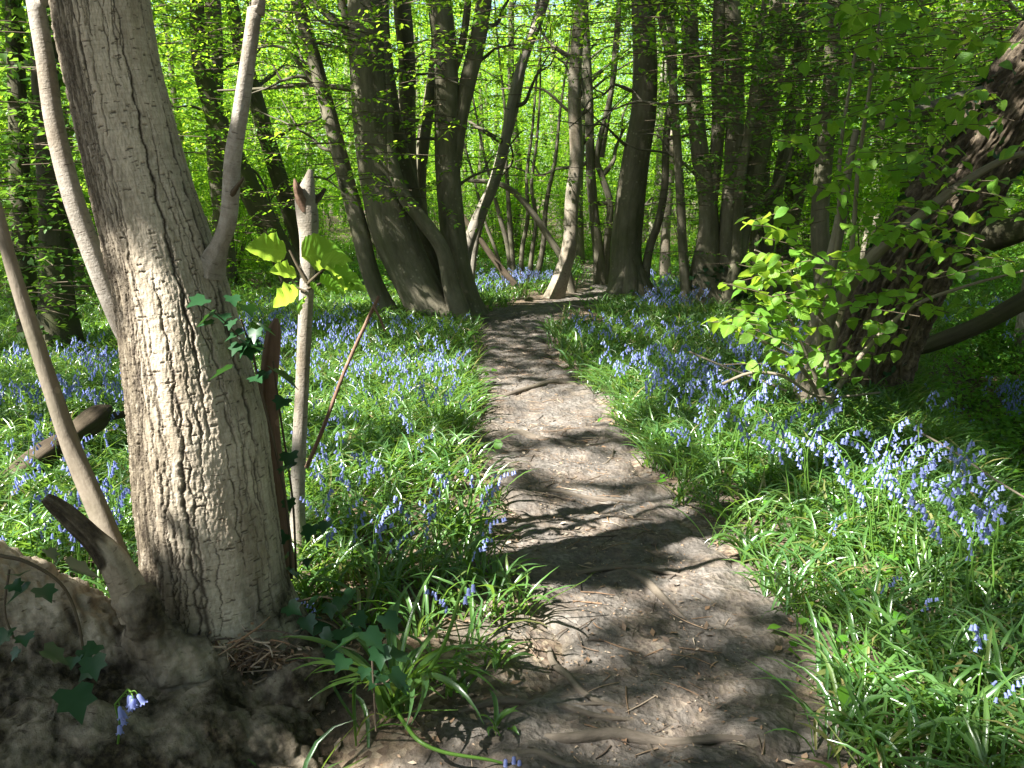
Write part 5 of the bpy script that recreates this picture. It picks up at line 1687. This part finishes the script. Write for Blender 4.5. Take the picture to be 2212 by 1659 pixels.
def put_bell(head_px, head_py, mode, label, group, H, rg, lean_az=None, lean=0.12):
    global n_bell
    p = G(head_px, head_py, lift=H * .85)
    if on_path(p[0], p[1], .95): return False
    if p[1] < 1.6: return False
    pr = BP[mode][rg.integers(0, len(BP[mode]))]
    o = pr if pr.name not in used else copy_tree(pr)
    used.add(pr.name)
    s_ = H / .40
    az = rg.uniform(0, 6.28) if lean_az is None else lean_az + rg.normal(0, .5)
    o.location = (p[0], p[1], p[2] - .005)
    o.rotation_euler = (rg.normal(0, .06), rg.normal(.04, .07), az)
    sf = s_
    o.scale = (sf, sf, sf)
    tag(o, label, 'bluebell', group)
    n_bell += 1
    return True


rg = np.random.default_rng(55)
# single ones that stand out
for px, py, H, lab in ((212, 1430, .62, 'single bluebell lit up in the dark bottom left corner'), (1010, 1268, .36, 'lone pale bluebell hanging over the path edge above the strap-leaved clump'),
                       (990, 1162, .36, 'lone bluebell nodding at the path edge, higher than the one over the strap-leaved clump'), (2135, 1330, .42, 'bluebell with a full head near the bottom right corner'),
                       (2120, 1440, .34, 'bluebell below the full-headed one near the bottom right corner'), (1880, 1235, .30, 'short bluebell alone on the right verge'), (1790, 1118, .34, 'bluebell at the inner edge of the right-hand clump'),
                       (705, 1280, .28, 'small wilted bluebell at the right foot of the birch'), (2010, 1270, .3, 'bluebell low in the leaves between the lone short one and the right edge')):
    put_bell(px, py, 'hi', lab, None, H, rg)
G_R = 'bluebells in the tall clump on the right bank'
LB = 'tall bluebell with nodding violet-blue bells in the clump on the right bank'
for _ in range(70):
    t_ = rg.random() ** .8
    px = 1560 + t_ * 640; py = 815 + t_ * 300 + rg.normal(0, 44)
    put_bell(px, py, 'hi', LB, G_R, rg.uniform(.44, .60), rg, lean_az=R(rg.choice([0, 180])))
for _ in range(24):
    put_bell(rg.uniform(1380, 1600), rg.uniform(760, 930), 'mid', 'bluebell scattered in the sunny right verge nearer the path than the tall clump', 'bluebells on the right verge', rg.uniform(.34, .44), rg)
for _ in range(84):
    put_bell(rg.uniform(540, 1000), 745 + abs(rg.normal(0, 65)), 'mid', 'sunlit bluebell in the bright patch between the birch and the path', 'bluebells in the bright patch left of the path', rg.uniform(.36, .46), rg)
for _ in range(40):
    put_bell(rg.uniform(660, 1050), rg.uniform(880, 1150), 'hi', 'bluebell in the half shade between the broken sapling and the path', 'bluebells in half shade left of the path', rg.uniform(.32, .42), rg)
for _ in range(62):
    put_bell(rg.uniform(-10, 275), 830 + 320 * rg.random() ** 1.2, 'mid', 'bluebell in the drift to the left of the birch trunk', 'bluebells left of the birch', rg.uniform(.34, .45), rg)
for _ in range(24):
    put_bell(rg.uniform(835, 1000), rg.uniform(672, 705), 'mid', 'bluebell at the foot of the massive multi-stemmed hornbeam', 'bluebells at the hornbeam foot', rg.uniform(.3, .38), rg)
print('bluebells as things:', n_bell)
# the rest of the carpet
mb_s, mb_f = MB(), MB()
los = [gen_bluebell(s_, False, H=.38) for s_ in range(600, 610)]
pts = []


def drift(n, x0, x1, y0, y1):
    """seen area in photo pixels"""
    for _ in range(n):
        px, py = rg.uniform(x0, x1), rg.uniform(y0, y1)
        p = G(px, py, lift=.3) if py > 640 else PZ(px, py, .3)
        if 3.5 < p[1] < 30 and not on_path(p[0], p[1], 1.05):
            if p[1] > 10.5 and on_path(p[0], p[1], 2.0):
                continue
            if p[1] > 9.5 and 1120 < px < 1330 and to_px(np.array([p[0], p[1], 0.0]))[1] > 638:
                continue
            if noise(p[0] * .8, p[1] * .8, 0, 12) > -.35:
                pts.append((p[0], p[1]))


drift(200, 1230, 1760, 680, 790); drift(60, 1400, 1750, 780, 850); drift(520, 1020, 1330, 585, 650); drift(220, 1380, 1530, 575, 650); drift(130, 500, 830, 640, 740)
drift(120, 0, 270, 740, 860); drift(170, 2000, 2260, 640, 860); drift(60, 540, 1000, 700, 800); drift(160, 1100, 1330, 570, 600)
pts = np.array(pts)
k_ = rg.integers(0, len(los), len(pts))
az, sc_ = rg.uniform(0, 6.28, len(pts)), rg.uniform(.8, 1.15, len(pts))
zz = height(pts[:, 0], pts[:, 1])


def stamp(dst, v, f, sel, tri=False):
    c, s_ = np.cos(az[sel]), np.sin(az[sel])
    X = (v[None, :, 0] * c[:, None] - v[None, :, 1] * s_[:, None]) * sc_[sel][:, None] + pts[sel, 0][:, None]
    Y = (v[None, :, 0] * s_[:, None] + v[None, :, 1] * c[:, None]) * sc_[sel][:, None] + pts[sel, 1][:, None]
    Z = v[None, :, 2] * sc_[sel][:, None] + zz[sel][:, None]
    ff = (np.arange(sel.sum())[:, None, None] * len(v) + f[None]).reshape(-1, f.shape[1])
    dst.add(np.stack([X, Y, Z], -1).reshape(-1, 3), q=ff)


for j, (sm, fl) in enumerate(los):
    sel = k_ == j
    if not sel.any(): continue
    stamp(mb_s, np.concatenate(sm.v), np.concatenate(sm.q), sel)
    for V, q in fl:
        stamp(mb_f, V, q, sel)
carpet = tag(link('bluebell_carpet', mb_f.mesh('bluebell_carpet', M['bell'])), 'haze of blue from the many further bluebells under the trees', kind='stuff')
link('stems', mb_s.mesh('stems', M['stalk']), carpet)
carpet.children[0]['kind'] = 'stuff'

# ------------------------------------------------------------------ leaf clumps that stand out near the path
def tuft(lab, px, py, n, Lp, seed, w=.016, flowers=()):
    rg = np.random.default_rng(seed)
    b = G(px, py)
    t = thing('bluebell_clump', lab, 'plant', b)
    L = 2 * wr(Lp, b)
    mb = MB()
    blades(mb, np.tile(b, (n, 1)) + np.column_stack([rg.normal(0, .015, n), rg.normal(0, .015, n), np.zeros(n)]), np.linspace(0, 6.28, n) + rg.normal(0, .25, n), L * rg.uniform(.7, 1.25, n), w * rg.uniform(.7, 1.2, n), rg.uniform(.05, .5, n), rg.uniform(1.4, 2.7, n), 12, rg, .35)
    part('leaves', mb, M['strap'], t)
    return t


hero = tuft('large clump of long arching strap leaves at the bottom edge left of the path', 855, 1545, 34, 290, 1, .020)
# its two bent flower stalks
limb([(850, 1525, 9, 2.33), (900, 1480, 9, 2.30), (945, 1420, 9, 2.28), (975, 1350, 8, 2.27), (995, 1280, 7, 2.27), (1008, 1258, 5, 2.27)], 2.3, M['stalk'], 'flower_stalk', hero, 8, .01, .02)
limb([(850, 1525, 9, 2.33), (872, 1560, 9, 2.22), (905, 1600, 9, 2.14), (960, 1625, 8, 2.12), (1050, 1640, 7, 2.12), (1085, 1648, 5, 2.12)], 2.3, M['stalk'], 'flower_stalk', hero, 8, .01, .02)
for px, py, Y in ((1012, 1270, 2.27), (1005, 1288, 2.27), (1022, 1262, 2.27), (1092, 1640, 2.12), (1110, 1634, 2.13), (1122, 1642, 2.12)):
    V, q = bell(.006, .024, True)
    V = V + P(px, py, Y)
    mb = MB().add(V, q=q); part('flower', mb, M['bell'], hero)
for j, (lab, px, py, n, Lp) in enumerate((
        ('clump of narrow leaves in dry litter at the left path edge', 985, 1180, 16, 120), ('small leaf clump on bare soil just right of the large clump', 985, 1500, 11, 100),
        ('three-leaved seedling clump on the bottom roots of the path', 1085, 1585, 6, 80), ('leaf clump at the left path edge beside the forked root', 1070, 1440, 14, 95),
        ('leaf clump hanging over the left path edge beside the hooked root', 1085, 1270, 14, 90), ('glossy leaf clump on bare soil at the right path edge near the bottom', 1790, 1500, 15, 120),
        ('bright leaf clump in the bottom right corner nearest the path', 1850, 1610, 18, 140), ('dense leaf clump spilling over the right path edge', 1930, 1440, 18, 130),
        ('leaf clump at the right edge of the path beside the hooked root', 1610, 1215, 16, 95), ('leaf clump in the bottom right corner farthest from the path', 2080, 1590, 20, 150))):
    tuft(lab, px, py, n, Lp, 20 + j)
